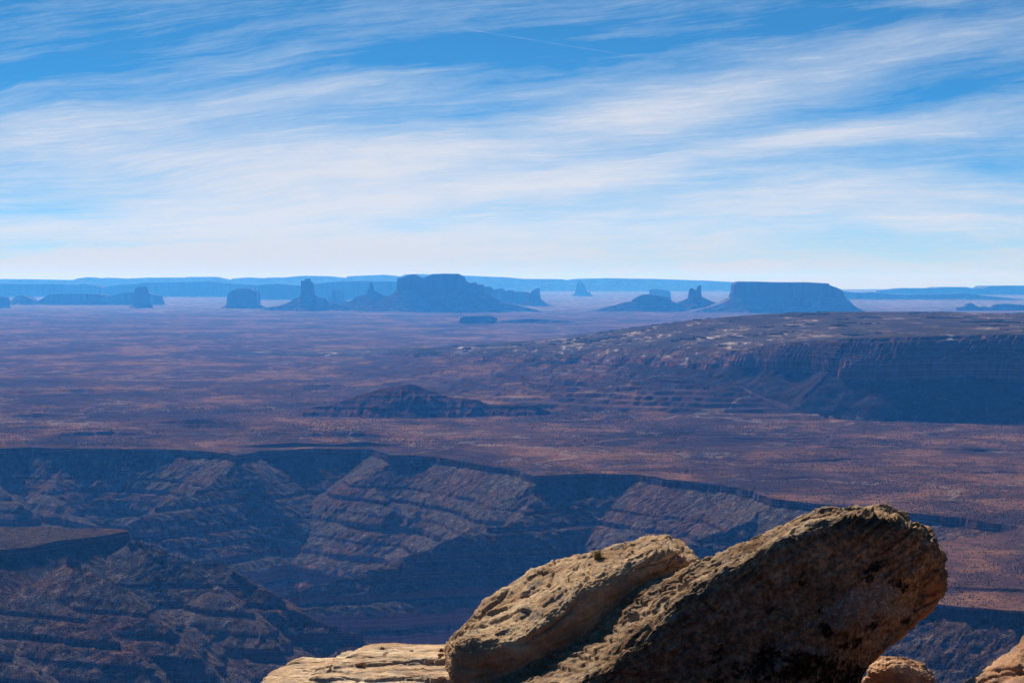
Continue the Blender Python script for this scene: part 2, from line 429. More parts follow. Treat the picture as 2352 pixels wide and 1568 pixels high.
# ---------------------------------------------------------------- the plain's relief
SCARPS = [  # (px, py) line on the plain, height: low scarps that drop towards the viewer
    ([(560, 1022), (700, 1021), (850, 1020), (905, 1024)], 12, 60), ([(905, 1041), (1010, 1044), (1130, 1056)], 9, 40),
    ([(440, 985), (600, 990), (720, 993)], 12, 90), ([(300, 972), (480, 971), (560, 972)], 12, 90), ([(600, 1003), (760, 1004), (900, 1003)], 10, 80),
    ([(1800, 985), (2000, 990), (2200, 1000)], 5, 80), ([(1500, 1010), (1700, 1015), (1850, 1012)], 4, 80), ([(1900, 1030), (2100, 1040), (2300, 1043)], 5, 80),
    ([(0, 958), (100, 956), (240, 958)], 14, 90), ([(1230, 1072), (1330, 1075), (1500, 1074)], 4, 60), ([(1600, 1055), (1800, 1062), (2000, 1060)], 4, 80),
    ([(0, 905), (130, 903), (300, 904)], 12, 120), ([(640, 893), (740, 892), (800, 890)], 10, 120), ([(1020, 858), (1150, 861), (1230, 863)], 16, 120),
    ([(0, 1003), (150, 1006), (330, 1004)], 9, 80), ([(1080, 878), (1230, 880), (1330, 878)], 10, 120), ([(1290, 862), (1400, 865), (1500, 868)], 12, 120),
    ([(2000, 1085), (2150, 1092), (2352, 1090)], 4, 70), ([(1850, 1105), (2000, 1108), (2100, 1104)], 4, 60), ([(2180, 1355), (2280, 1358), (2400, 1362)], 5, 50),
]
def plain_relief(X, Y):
    z = np.zeros(X.shape)
    # stepped swells: terraces of long wavelength across, short in depth
    n = fbm2(X / 1500, Y / 520, 4, 31)
    k = 6.0; s = n * k; fl = np.floor(s); fr = s - fl
    calm = 1 - np.exp(-((X + 420) / 800) ** 2 - ((Y - 9800) / 900) ** 2)
    z += calm * (fl + sstep(.0, .3, fr)) / k * 22 * sstep(4200, 7000, Y) * (1 - sstep(15000, 26000, Y) * .6)
    z += fbm2(X / 6000, Y / 2600, 3, 41) * 20 * sstep(13000, 22000, Y)
    z += fbm2(X / 60, Y / 60, 3, 51) * 1.6 + fbm2(X / 220, Y / 160, 3, 61, True) * 2.5
    # the small escarpments, each a bank that rises, then sinks slowly behind
    for pts, h, w in SCARPS:
        q = [at(*p) for p in pts]
        d = np.full(X.shape, 1e9)
        yy = np.interp(X, [a[0] for a in q], [a[1] for a in q]) + n2(X / 130, Y * 0 + h, 71) * 45 + n2(X / 40, Y * 0 + h, 72) * 14
        t = Y - yy
        e = sstep(q[0][0] - 120, q[0][0] + 60, X) * (1 - sstep(q[-1][0] - 60, q[-1][0] + 120, X))
        z += h * e * np.clip(.75 + 1.1 * n2(X / 190, Y / 900, 73), .1, 1.3) * sstep(0, h * 1.3, t) * np.exp(-np.clip(t, 0, None) / (w * 3.0))
    return z

# the foot of the big mesa (px, py, distance); the plain climbs to it as a stepped apron
FOOT = [(300, 806, 17600), (640, 813, 16900), (800, 817, 16000), (1000, 823, 14300), (1300, 834, 12200), (1450, 847, 11000), (1560, 861, 10300), (1640, 866, 9980), (1690, 885, 9820),
        (1740, 912, 9660), (1800, 943, 9470), (1900, 957, 9350), (2050, 965, 9260), (2200, 970, 9190), (2352, 973, 9150), (2800, 985, 9000), (3600, 1000, 8800)]
FOOT = [at_d(*p) for p in FOOT]
FOOT = [(x, yy, max(0.0, z - float(zplain(yy)))) for x, yy, z in FOOT]
def foot_field(X, Y):                   # distance to the foot line and the climb of the plain at its nearest point
    best = np.full(X.shape, 1e9); dz = np.zeros(X.shape)
    for (x0, y0, h0), (x1, y1, h1) in zip(FOOT[:-1], FOOT[1:]):
        dx, dy = x1 - x0, y1 - y0
        t = np.clip(((X - x0) * dx + (Y - y0) * dy) / (dx * dx + dy * dy), 0, 1)
        d = np.hypot(X - x0 - t * dx, Y - y0 - t * dy); k = d < best
        best = np.where(k, d, best); dz = np.where(k, h0 + t * (h1 - h0), dz)
    return best, dz
def apron(X, Y, d, dz, ins):
    wob = fbm2(X / 300, Y / 300, 3, 191) * 220 + fbm2(X / 70, Y / 70, 2, 192, True) * 25
    a = np.clip(1 - np.where(ins, 0, d + wob) / 900.0, 0, 1) ** 1.25 * dz
    q = a / 15.0; fl = np.floor(q); fr = q - fl
    return np.where(ins, dz, (fl + sstep(.72, 1.0, fr)) * 15.0 * .85 + a * .15)

# rows and columns of the terrain sheet
rows = list(np.arange(3350, 4000, 10)) + list(np.arange(4000, 8300, 4.6))
y = rows[-1]
while y < 80000:
    y += max(6.0, .62 * y * y / (440 * F)); rows.append(y)
rows = np.array(rows)
pxs = np.concatenate([np.linspace(-9000, -260, 60)[:-1], np.arange(-260, 2612, 2.0), np.linspace(2612, 11300, 60)[1:]])
U = (pxs - CX) / F
YY = np.repeat(rows[:, None], len(U), 1); XX = YY * U[None, :]
nr, nc = XX.shape
ZZ = zplain(YY) + plain_relief(XX, YY) * 1.0
r0, r1 = np.searchsorted(rows, [8300, 18500])
_d, _dz = foot_field(XX[r0:r1], YY[r0:r1])
ZZ[r0:r1] += apron(XX[r0:r1], YY[r0:r1], _d, _dz, inside(XX[r0:r1], YY[r0:r1], [p[:2] for p in FOOT] + [(9000, 30000), (-9000, 30000)]))
ncan = int(np.searchsorted(rows, 8600))
Xc, Yc = XX[:ncan], YY[:ncan]
Dc, nearc = canyon_D(Xc, Yc)
rel = np.where(Dc > 0, 0, 1) * np.clip(1, 0, 1)
wmix = np.clip(.93 + fbm2(Xc / 160, Yc / 160, 3, 81) * 1.3 + n3(Xc / 400, Yc / 400, np.maximum(Dc, 0) / 34, 83) * .7, .12, 1.0)
wall = Zs(np.maximum(Dc, 0)) * wmix + Zsmooth(np.maximum(Dc, 0)) * (1 - wmix)
capw = sstep(60, 0, Dc)                                   # the caprock always stands as a cliff
wall = wall * (1 - capw) + Zs(np.maximum(Dc, 0)) * capw
rough = fbm2(Xc / 26, Yc / 26, 3, 91) * .9 + n2(Xc / 5.5, Yc / 5.5, 95) * .7 + fbm2(Xc / 9, Yc / 9, 2, 97, True) * .6
edge = sstep(-260, -10, Dc)                               # the plateau's relief dies out at the rim
plr = (ZZ[:ncan] - zplain(Yc)) * (1 - edge * .75)
ZZ[:ncan] = zplain(Yc) + np.where(Dc > 0, wall + rough * sstep(0, 25, Dc), plr)
ZZ[:ncan] = np.where(nearc & (Dc <= 0), zplain(Yc) + n2(Xc / 90, Yc / 90, 99) * 1.5, ZZ[:ncan])
V = np.stack([XX, YY, ZZ], -1).reshape(-1, 3)
D = np.full(XX.shape, -500.0); D[:ncan] = Dc
NEAR = np.zeros(XX.shape, bool); NEAR[:ncan] = nearc
qn = quad_any(NEAR & (D < 1200) & (XX < 500)); qc = quad_any(D > 0) & ~qn; qg = ~qn & ~qc

# near ground: the rocky rim the camera stands on, falling into the canyon
gx = np.concatenate([np.linspace(-3000, -120, 14)[:-1], np.linspace(-120, 120, 61), np.linspace(120, 3000, 14)[1:]])
gy = np.concatenate([np.linspace(-600, -40, 10)[:-1], np.linspace(-40, 90, 66), np.linspace(90, 3400, 50)[1:]])
GX, GY = np.meshgrid(gx, gy)
GZ = np.interp(GY, [-600, 0, 12, 30, 60, 64, 80, 95, 700, 2200, 3400], [-1.7, -1.7, -2.6, -5.9, -8.6, -12, -60, -75, -330, -700, -830])
GZ = GZ + fbm2(GX / 9, GY / 9, 4, 111) * .35 * sstep(3, 12, np.hypot(GX, GY)) + fbm2(GX / 60, GY / 60, 3, 112) * 8 * sstep(75, 200, GY)
V2 = np.stack([GX, GY, GZ], -1).reshape(-1, 3)
fg = np.concatenate([grid_faces(nr, nc, qg), grid_faces(len(gy), len(gx)) + len(V)])
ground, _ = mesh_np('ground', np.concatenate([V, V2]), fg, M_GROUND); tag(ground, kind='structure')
canyon, _ = mesh_np('canyon', V, grid_faces(nr, nc, qc), M_CANYON); tag(canyon, kind='structure')
ridge, _ = mesh_np('canyon_ridge', V, grid_faces(nr, nc, qn), M_CANYON); tag(ridge, kind='structure')

# ---------------------------------------------------------------- scrub and junipers
def blobs(name, pos, size, mat, kind='stuff', seed=1, sink=.15):
    rng = np.random.RandomState(seed); n = len(pos)
    a = rng.uniform(0, 6.28, n)[:, None] + np.array([0, 1.26, 2.51, 3.77, 5.03])[None, :]
    r = size[:, None] * rng.uniform(.6, 1.15, (n, 5)); 
    ring = np.stack([pos[:, 0, None] + np.cos(a) * r, pos[:, 1, None] + np.sin(a) * r, pos[:, 2, None] + size[:, None] * rng.uniform(.35, .8, (n, 5))], -1)
    topv = pos + np.stack([rng.normal(0, .2, n) * size, rng.normal(0, .2, n) * size, size * rng.uniform(1.0, 1.5, n)], -1)
    bot = pos + np.stack([0 * size, 0 * size, -sink * size], -1)
    Vb = np.concatenate([ring, topv[:, None], bot[:, None]], 1)
    base = np.arange(n)[:, None] * 7; f = []
    for k in range(5):
        f.append(np.concatenate([base + k, base + (k + 1) % 5, base + 5], 1)); f.append(np.concatenate([base + (k + 1) % 5, base + k, base + 6], 1))
    o, _ = mesh_np(name, Vb.reshape(-1, 3), np.stack(f, 1).reshape(-1, 3), mat)
    return tag(o, kind=kind)

rng = np.random.RandomState(11)
vis = (pxs > -150) & (pxs < 2500)
rr = np.gradient(rows)
band = (rows > 3900) & (rows < 13000)
wcell = (rr * rows)[:, None] * np.ones(nc)[None, :] * (band[:, None] & vis[None, :])
wcell = wcell * (1.0 / (rows / 4000.0) ** 1.6)[:, None]
flat = np.where(D < 0, 1.0, .55) * np.where(D > 420, 0, 1)
dens = sstep(-.25, .35, fbm2(XX / 420, YY / 700, 3, 121)) + .12
w = (wcell * flat * dens).ravel(); w /= w.sum()
idx = np.searchsorted(np.cumsum(w), rng.uniform(0, 1, 150000)); idx = np.clip(idx, 0, len(w) - 1)
i, j = np.unravel_index(idx, XX.shape); i = np.clip(i, 0, nr - 2); j = np.clip(j, 0, nc - 2)
a, b_ = rng.uniform(0, 1, len(i)), rng.uniform(0, 1, len(i))
lerp = lambda A: (A[i, j] * (1 - a) + A[i + 1, j] * a) * (1 - b_) + (A[i, j + 1] * (1 - a) + A[i + 1, j + 1] * a) * b_
pos = np.stack([lerp(XX), lerp(YY), lerp(ZZ)], -1)
blobs('scrub', pos, rng.uniform(.6, 1.7, len(pos)) * (1 + .35 * (pos[:, 1] > 8000)), M_SCRUB, seed=12)

# ---------------------------------------------------------------- the big mesa on the right
def tps(pts, vals):
    P = np.array(pts) / 1000.0; n = len(P)
    def phi(r2): return np.where(r2 > 1e-12, r2 * np.log(r2 + 1e-12), 0)
    K = phi(((P[:, None] - P[None]) ** 2).sum(-1)) + np.eye(n) * 1e-4
    A = np.zeros((n + 3, n + 3)); A[:n, :n] = K; A[:n, n] = 1; A[:n, n + 1:] = P; A[n:, :n] = A[:n, n:].T
    c = np.linalg.solve(A, np.concatenate([vals, np.zeros(3)]))
    def f(X, Y):
        X = X / 1000.0; Y = Y / 1000.0
        s = c[n] + c[n + 1] * X + c[n + 2] * Y
        for q in range(n): s = s + c[q] * phi((X - P[q, 0]) ** 2 + (Y - P[q, 1]) ** 2)
        return s
    return f
def top_pts(lst):
    q = [at_d(px, py, yy) for px, py, yy in lst]
    return tps([(a[0], a[1]) for a in q], np.array([a[2] for a in q]))
MT = top_pts([(2352, 762, 9560), (2700, 757, 9480), (2100, 768, 9600), (1900, 778, 9680), (1760, 789, 9880), (1610, 806, 10280), (1430, 801, 11400), (1250, 797, 12900),
              (1040, 797, 14500), (800, 809, 16200), (620, 808, 17000), (1440, 772, 12600), (1535, 742, 13000), (1700, 728, 12700), (2000, 719, 12400), (2352, 722, 12300), (2700, 722, 12300),
              (1700, 764, 11300), (2000, 745, 10900), (2352, 742, 10700), (1300, 783, 14400), (1150, 788, 15500), (1535, 744, 15500), (2000, 725, 15500), (2352, 728, 15500), (1700, 733, 15500), (1440, 774, 15800), (2000, 733, 11600), (2352, 734, 11500), (2000, 722, 13800), (2352, 725, 13800), (1700, 731, 13800), (2700, 726, 13800), (2700, 730, 15500)])
mrows = np.arange(8700, 19400, 12.0)
mpx = np.concatenate([np.arange(560, 2560, 2.2), np.linspace(2560, 3500, 60)[1:]])
MU = (mpx - CX) / F
MY = np.repeat(mrows[:, None], len(MU), 1); MX = MY * MU[None, :]
wx = MX + n2(MX / 420, MY / 420, 201) * 80 + n2(MX / 150, MY / 150, 202) * 42 + n2(MX / 38, MY / 38, 203) * 8
wy = MY + n2(MX / 420, MY / 420, 211) * 80 + n2(MX / 150, MY / 150, 212) * 42 + n2(MX / 38, MY / 38, 213) * 8
md, mdz = foot_field(wx, wy)
mins = inside(wx, wy, [p[:2] for p in FOOT] + [(9000, 30000), (-9000, 30000)])
md = np.where(mins, md, -md)
T = MT(MX, MY)
zp = zplain(MY) + mdz
k = 1 / 7.5                                               # ledges of the top, about ten metres each
tn = T + fbm2(MX / 260, MY / 420, 4, 221) * 16
s = tn * k; fl = np.floor(s); fr = s - fl
T2 = (fl + sstep(.0, .15, fr) * .9 + fr * .1) / k + fbm2(MX / 30, MY / 45, 3, 231) * 1.6
H = np.maximum(T - zp, 6)
ts = np.clip(np.interp(MY, [9300, 10500, 12500], [.50, .36, .22]) + n2(MX / 300, MY / 300, 241) * .14, .12, .62)
g = np.where(md < 0, md * .3, 0.0)
dt = H * ts / .62                                          # talus width
gul = fbm2(MX / 70, MY / 70, 3, 251, True)
mdt = np.clip(md + gul * 6 * sstep(0, 60, md), 0, None)
talus = np.minimum(mdt * .62, H * ts)
c0 = np.clip((md - dt) , 0, None)
step = np.interp(c0, [0, 6, 15, 21, 37, 42, 62, 68, 86, 92, 116, 122, 150], [0, .28, .29, .48, .49, .61, .62, .75, .76, .88, .89, .97, 1.0])
zz = zp - 3 + g + talus + (H * (1 - ts)) * step * (c0 > 0)
MZ = np.minimum(zz, T2)
MZ = np.where(MY > 18300, MZ - (MY - 18300) * .2, MZ)
MV = np.stack([MX, MY, MZ], -1).reshape(-1, 3)
keep = quad_any(md > -40)
bare = np.exp(-((fr - .42) / .20) ** 2) * sstep(-.12, .22, fbm2(MX / 180, MY / 150, 4, 233)) * np.exp(-np.clip(md - dt - 150, 0, None) / 1500.0)
is_tal = (md < dt) ; is_top = (zz > T2); part_top = md > dt + 70
qt = keep & quad_all(is_tal); qp = keep & ~qt & quad_all(part_top); qcl = keep & ~qt & ~qp
mesa = empty('mesa', (1500, 11500, float(zplain(11500))))
tag(mesa, 'huge dark mesa on the right with pale ledges and scrub along its sloping top', 'mesa')
mesh_np('talus_slope', MV, grid_faces(*MX.shape, qt), M_TALUS, mesa)
mo, us = mesh_np('plateau_top', MV, grid_faces(*MX.shape, qp), M_MESA, mesa); mo.data.attributes.new('bare', 'FLOAT', 'POINT').data.foreach_set('value', bare.astype(np.float32).ravel()[us])
mo, us = mesh_np('cliff', MV, grid_faces(*MX.shape, qcl), M_MESA, mesa); mo.data.attributes.new('bare', 'FLOAT', 'POINT').data.foreach_set('value', bare.astype(np.float32).ravel()[us])
# junipers scattered over its top
rng = np.random.RandomState(21)
tm = is_top & (md > 60) & (mpx[None, :] < 2450) & (mpx[None, :] > 1000) & (MY < 16200)
wj = (tm * (sstep(-.25, .3, fbm2(MX / 350, MY / 700, 3, 261)) + .06) * np.interp(MY, [9000, 12000, 16000], [.5, 1.0, 1.6])).ravel(); wj = wj / wj.sum()
idx = np.clip(np.searchsorted(np.cumsum(wj), rng.uniform(0, 1, 14000)), 0, len(wj) - 1)
blobs('juniper_scrub', MV[idx] + rng.uniform(-3, 3, (len(idx), 3)) * np.array([1, 1, 0]), rng.uniform(2.0, 4.6, len(idx)), M_JUNIPER, seed=22)

# ---------------------------------------------------------------- buttes and far mesas
OFF = {1: 0.0, 2: 574.2, 3: 1148.4, 4: 1720.3}
def cc(k, pts): return [(OFF[k] + X * .26855, 574.2 + Y * .26855) for X, Y in pts]

def heightfield(dist, cliffs, ridges, cell=.8, slope=.62, pad=40, flute=6.0, seed=0, base_drop=9, vcell=None):
    m = dist / F
    allp = [p for pr, *_ in cliffs for p in pr] + [p for pr, *_ in ridges for p in pr]
    zg = float(zplain(dist)) - base_drop
    def toes(pr):                       # let both ends run out gently to the plain
        a, e = min(pr), max(pr); out = list(pr)
        for (q, sg) in ((a, -1), (e, 1)):
            h = max(0.0, -(q[1] - EY) * m - zg); out.append((q[0] + sg * (h / .16 / m + 4), EY - (zg - 40) / m))
        return out
    ridges = [(toes(pr), *w_) for pr, *w_ in ridges]
    allp = [p for pr, *_ in cliffs for p in pr] + [p for pr, *_ in ridges for p in pr]
    x0 = min(p[0] for p in allp) - 6; x1 = max(p[0] for p in allp) + 6
    px = np.arange(x0, x1, cell); x = (px - CX) * m
    zg = float(zplain(dist)) - base_drop
    ztop = max(-(p[1] - EY) * m for p in allp)
    wmax = max([c[1] for c in cliffs] + [r[1] for r in ridges])
    hmax = wmax + (ztop - zg) / slope * .9 + pad + 110
    vc = vcell or max(cell * m, hmax * 2 / 150)
    v = np.arange(-hmax, hmax * .7, vc)
    X, Vv = np.meshgrid(x, v)
    Xw = X + n2(X / 34, Vv / 34, seed + 1) * flute * .5
    Vw = Vv + n2(X / 70, Vv / 70, seed + 2) * flute * 2.2 + n2(X / 22, Vv / 22, seed + 3) * flute
    Z = np.full(X.shape, zg); src = np.zeros(X.shape, np.int8)
    for pr, W in ridges:
        q = sorted(((p[0] - CX) * m, -(p[1] - EY) * m) for p in pr)
        Tz = np.interp(X, [a[0] for a in q], [a[1] for a in q], left=zg, right=zg)
        g = fbm2(X / 90, Vv / 90, 3, seed + 5, True) * 12
        ex = np.clip(np.abs(Vw) - W, 0, None)
        zt = Tz - slope * (ex + g * sstep(0, 80, ex)) - .0 + fbm2(X / 40, Vv / 40, 2, seed + 6) * 2.5 * sstep(0, 60, ex)
        s0 = 16.0; hh = np.clip((zt - zg) / s0, -30, 30)
        zt = np.where(zt - zg > 6 * s0, zt, zg + s0 * np.log1p(np.exp(hh)))
        Z = np.where(zt > Z, zt, Z)
    for pr, W in cliffs:
        qx = np.array([(p[0] - CX) * m for p in pr]); qz = np.array([-(p[1] - EY) * m for p in pr])
        o = np.argsort(qx, kind='stable'); qx, qz = qx[o], qz[o]
        Tz = np.interp(X, qx, qz, left=-1e6, right=-1e6)
        c, hw = (qx[0] + qx[-1]) / 2, (qx[-1] - qx[0]) / 2 + 1e-6
        Wl = W * np.clip(1 - np.abs((Xw - c) / hw) ** 6 * .6, .1, 1)
        ins = np.abs(Vw) < Wl
        edge_ = np.clip((Wl - np.abs(Vw)) / (W * .5), 0, 1)
        Tz = Tz - (1 - sstep(0, 1, edge_)) * (ztop - zg) * .012
        take = ins & (Tz > Z)
        Z = np.where(take, Tz, Z); src = np.where(take, 1, src)
    Z = np.where(Z <= zg + .2, zg - 40, Z)
    return np.stack([X, Vv + dist, Z], -1), src, zg

def biggest(M):                         # the largest connected patch of a grid mask
    lab = np.where(M, np.arange(1, M.size + 1).reshape(M.shape), 0)
    while True:
        n = lab.copy()
        for ax in (0, 1):               # sweep maxima along rows and columns both ways
            for rev in (False, True):
                a = np.moveaxis(n, ax, 0); a = a[::-1] if rev else a
                run = np.zeros(a.shape[1], n.dtype)
                for k in range(len(a)):
                    run = np.where(a[k] > 0, np.maximum(run, a[k]), 0); a[k] = run
        if (n == lab).all(): break
        lab = n
    v, c = np.unique(lab[lab > 0], return_counts=True)
    return lab == v[np.argmax(c)]

def butte(name, label, dist, cliffs, ridges, cat='butte', group=None, kind=None, **kw):
    P, src, zg = heightfield(dist, cliffs, ridges, **kw)
    nr_, nc_ = src.shape
    keepq = biggest(quad_any(P[..., 2] > zg + 1.5))
    if cliffs and ridges and kind is None:
        xs = [p[0] for pr, *_ in cliffs + ridges for p in pr]
        o = empty(name, (((min(xs) + max(xs)) / 2 - CX) * dist / F, dist, zg))
        qa = quad_any(src == 1)
        mesh_np('cliff', P, grid_faces(nr_, nc_, keepq & qa), M_BUTTE, o)
        mesh_np('talus_slope', P, grid_faces(nr_, nc_, keepq & ~qa), M_BUTTE, o)
    else:
        o, _ = mesh_np(name, P, grid_faces(nr_, nc_, keepq), M_BUTTE)
    if kind: tag(o, kind=kind)
    else: tag(o, label, cat, group)
    return o

GB = 'sandstone buttes and mesas along the horizon'
# far skyline: three ridge layers
sky1 = cc(1, [(-700, 250), (0, 248), (300, 250), (665, 257), (690, 245), (785, 232), (870, 246), (940, 237), (1000, 240), (1120, 245), (1300, 236), (1600, 236), (1640, 231), (1850, 230), (1940, 250), (1975, 268), (2010, 245), (2150, 235), (2290, 238)])
sky2 = cc(2, [(0, 235), (150, 242), (230, 235), (300, 236), (480, 220), (700, 225), (830, 240), (850, 225), (1150, 212), (1270, 222), (1290, 228), (1340, 208), (1500, 206), (1550, 212), (1820, 218), (2150, 230)])
sky3 = cc(3, [(0, 233), (200, 247), (430, 248), (520, 250), (570, 257), (640, 247), (900, 241), (1300, 247), (1800, 264), (2000, 275), (2200, 310), (2350, 400), (2600, 470)])
butte('hills', None, 72000, [], [(sky1 + sky2 + sky3, 700)], kind='structure', cell=1.6, slope=.5, flute=14, seed=300, vcell=60)
butte('far_mesa', 'pale flat-topped far mesa on the right skyline beyond the big blue mesa', 62000,
      [(cc(4, [(1098, 380), (1100, 345), (1290, 325), (1560, 325), (1600, 315), (1810, 316), (1860, 327), (1960, 328), (2000, 305), (2352, 303), (2900, 300), (2904, 380)]), 900)],
      [(cc(4, [(900, 480), (1098, 372), (2904, 370), (3050, 480)]), 900)], cat='mesa', group=GB, cell=1.2, slope=.55, flute=12, seed=310, vcell=40)
butte('far_mesa', 'hazy blue ridge stepping along the right horizon behind the small dark knobs', 50000,
      [(cc(4, [(300, 360), (780, 350), (870, 362), (980, 365), (1020, 357), (1060, 365), (1100, 371), (1330, 380), (1800, 372), (2100, 400), (2352, 425), (2900, 440)]), 500)],
      [(cc(4, [(100, 500), (300, 410), (1300, 420), (1800, 415), (2352, 450), (2900, 460), (3000, 520)]), 650)], cat='mesa', group=GB, cell=1.2, slope=.5, flute=16, seed=320, vcell=40)
lay = cc(1, [(-700, 290), (0, 285), (250, 292), (480, 290), (700, 297), (750, 288), (840, 297), (870, 312), (910, 322), (960, 310), (1050, 296), (1200, 293), (1250, 278), (1650, 273), (1800, 268), (1900, 277), (2000, 285), (2200, 297), (2400, 300), (2700, 320)])
butte('far_mesa', 'long hazy blue mesa wall behind the towers on the left horizon', 56000, [(lay, 500)], [(cc(1, [(-700, 390), (0, 385), (900, 400), (1300, 380), (2000, 385), (2700, 400), (2900, 500)]), 520)],
      cat='mesa', group=GB, cell=1.1, slope=.5, flute=14, seed=330, vcell=35)
butte('far_mesa', 'blue mesa with a sheer left end between the squat butte and the central mesa', 50000,
      [(cc(2, [(72, 470), (75, 300), (100, 296), (250, 287), (400, 300), (440, 303), (550, 290), (750, 270), (1000, 264), (1260, 268), (1700, 272), (1704, 420)]), 420)],
      [(cc(2, [(-60, 520), (72, 470), (600, 400), (1300, 400), (1704, 420), (1800, 500)]), 440)], cat='mesa', group=GB, cell=1.0, slope=.55, flute=12, seed=340, vcell=30)
# low broken country on the left
butte('low_mesa', 'low broken blue mesa stretching left of the lone tower', 42500,
      [(cc(1, [(320, 470), (325, 440), (440, 376), (680, 372), (850, 375), (960, 395), (1060, 365), (1140, 362), (1270, 362), (1380, 395), (1390, 430), (1410, 470)]), 200)],
      [(cc(1, [(-100, 520), (60, 470), (160, 395), (210, 385), (270, 410), (320, 440), (900, 440), (1410, 470), (1600, 490), (1700, 510)]), 220)], cat='mesa', group=GB, seed=350, flute=10)
butte('low_mesa', 'dark blocky butte cut by the left edge of the photo', 38500, [(cc(1, [(-220, 420), (-200, 392), (0, 392), (60, 402), (75, 430), (78, 510)]), 150)],
      [(cc(1, [(-300, 520), (-220, 470), (75, 490), (110, 530)]), 160)], group=GB, seed=355)
butte('butte_tower', 'lone square blue tower rising alone on the left horizon', 38500,
      [(cc(1, [(1143, 470), (1145, 400), (1160, 350), (1170, 316), (1245, 312), (1250, 335), (1262, 345), (1280, 440), (1284, 470)]), 130)],
      [(cc(1, [(1030, 540), (1090, 505), (1143, 468), (1284, 460), (1310, 500), (1350, 540)]), 110)], group=GB, seed=360)
butte('squat_butte', 'squat round-shouldered butte with two thin spires on its right shoulder', 38300,
      [(cc(1, [(1935, 470), (1945, 440), (1955, 370), (1985, 350), (2020, 340), (2030, 328), (2100, 326), (2150, 335), (2210, 355), (2220, 400), (2225, 470)]), 180),
       (cc(1, [(2138, 345), (2139, 319), (2147, 319), (2149, 345)]), 14), (cc(1, [(2179, 380), (2180, 318), (2186, 318), (2188, 380)]), 12)],
      [(cc(1, [(1840, 530), (1935, 470), (2225, 470), (2270, 490), (2340, 530)]), 170)], group=GB, seed=365)
# the middle group
butte('butte_tower', 'castle-like square tower with notched top on a wide sloping base', 35600,
      [(cc(2, [(432, 395), (440, 300), (440, 257), (455, 262), (470, 262), (475, 245), (512, 243), (515, 265), (535, 275), (545, 290), (547, 385)]), 120)],
      [(cc(2, [(60, 520), (150, 490), (270, 474), (415, 405), (432, 390), (547, 380), (575, 400), (640, 408), (658, 440), (800, 470), (900, 520)]), 90)], group=GB, seed=370)
butte('small_butte', 'small faint butte with a needle beside it left of the pronged spire', 43000,
      [(cc(2, [(695, 440), (700, 350), (740, 342), (795, 342), (803, 360), (803, 440)]), 90), (cc(2, [(668, 440), (670, 366), (675, 366), (678, 440)]), 15)],
      [(cc(2, [(620, 450), (660, 425), (805, 425), (850, 450)]), 60)], group=GB, seed=375)
butte('pinnacle', 'slender pronged spire on a cone-shaped base left of the central mesa', 35700,
      [(cc(2, [(1000, 385), (1010, 330), (1022, 325), (1027, 285), (1033, 280), (1036, 285), (1040, 302), (1045, 280), (1052, 286), (1056, 345), (1080, 370)]), 45)],
      [(cc(2, [(820, 450), (880, 425), (910, 400), (1000, 380), (1056, 345), (1080, 355), (1130, 385), (1190, 398), (1260, 440)]), 30)], group=GB, seed=380)
butte('central_mesa', 'broad dark blue double-crowned mesa at the centre of the horizon', 35200,
      [(cc(2, [(1259, 360), (1263, 240), (1320, 230), (1365, 210), (1415, 207), (1440, 222), (1480, 238), (1510, 228), (1560, 205), (1650, 202), (1785, 203), (1830, 225), (1850, 265), (1880, 280), (1930, 275), (1945, 290), (2000, 295), (2002, 365)]), 380)],
      [(cc(2, [(950, 520), (1090, 460), (1190, 400), (1260, 352), (2000, 355), (2050, 375), (2110, 415), (2170, 450), (2330, 480), (2480, 520)]), 390)], cat='mesa', group=GB, seed=385, flute=9)
butte('stepped_butte', 'stepped blue shoulder showing behind the right end of the central mesa', 39500,
      [(cc(2, [(1900, 420), (1960, 288), (2000, 295), (2005, 310), (2050, 310), (2075, 325), (2085, 345), (2100, 350), (2105, 440)]), 200)], [(cc(2, [(1880, 470), (2105, 425), (2200, 480)]), 150)], group=GB, seed=390)
butte('stepped_butte', 'pale low mesa trailing right behind the stepped shoulder', 42500,
      [(cc(2, [(2050, 440), (2090, 335), (2160, 325), (2200, 340), (2260, 345), (2270, 360)]) + cc(3, [(60, 357), (120, 345), (132, 352), (240, 358), (260, 366), (262, 440)]), 220)],
      [(cc(2, [(2000, 500), (2090, 440), (2352, 440)]) + cc(3, [(262, 440), (340, 490)]), 200)], cat='mesa', group=GB, seed=395)
butte('butte_tower', 'thumb-shaped blue butte leaning left at the end of the low mesa', 41000,
      [(cc(3, [(243, 430), (255, 370), (265, 360), (280, 345), (320, 322), (340, 330), (343, 385), (350, 430)]), 110)],
      [(cc(3, [(130, 490), (180, 470), (245, 425), (350, 420), (400, 460), (440, 475), (500, 490)]), 80)], group=GB, seed=400)
butte('volcanic_peak', 'pale jagged pointed peak standing alone before the far skyline', 58000, [],
      [(cc(3, [(560, 415), (610, 393), (640, 370), (655, 320), (670, 268), (690, 265), (720, 300), (735, 330), (745, 360), (760, 362), (767, 355), (772, 370), (800, 395), (860, 412), (900, 420)]), 30)],
      cat='peak', group=GB, seed=405, slope=1.6, cell=.6)
butte('low_mesa', 'low dark blue mesa with sloping sides left of the twin-pronged butte', 35000, [(cc(3, [(1125, 450), (1130, 425), (1190, 390), (1230, 377), (1290, 380), (1390, 395), (1440, 405), (1465, 430), (1470, 450)]), 170)],
      [(cc(3, [(850, 500), (1000, 468), (1030, 455), (1060, 445), (1120, 440), (1470, 440), (1530, 460), (1620, 490)]), 180)], cat='mesa', group=GB, seed=410)
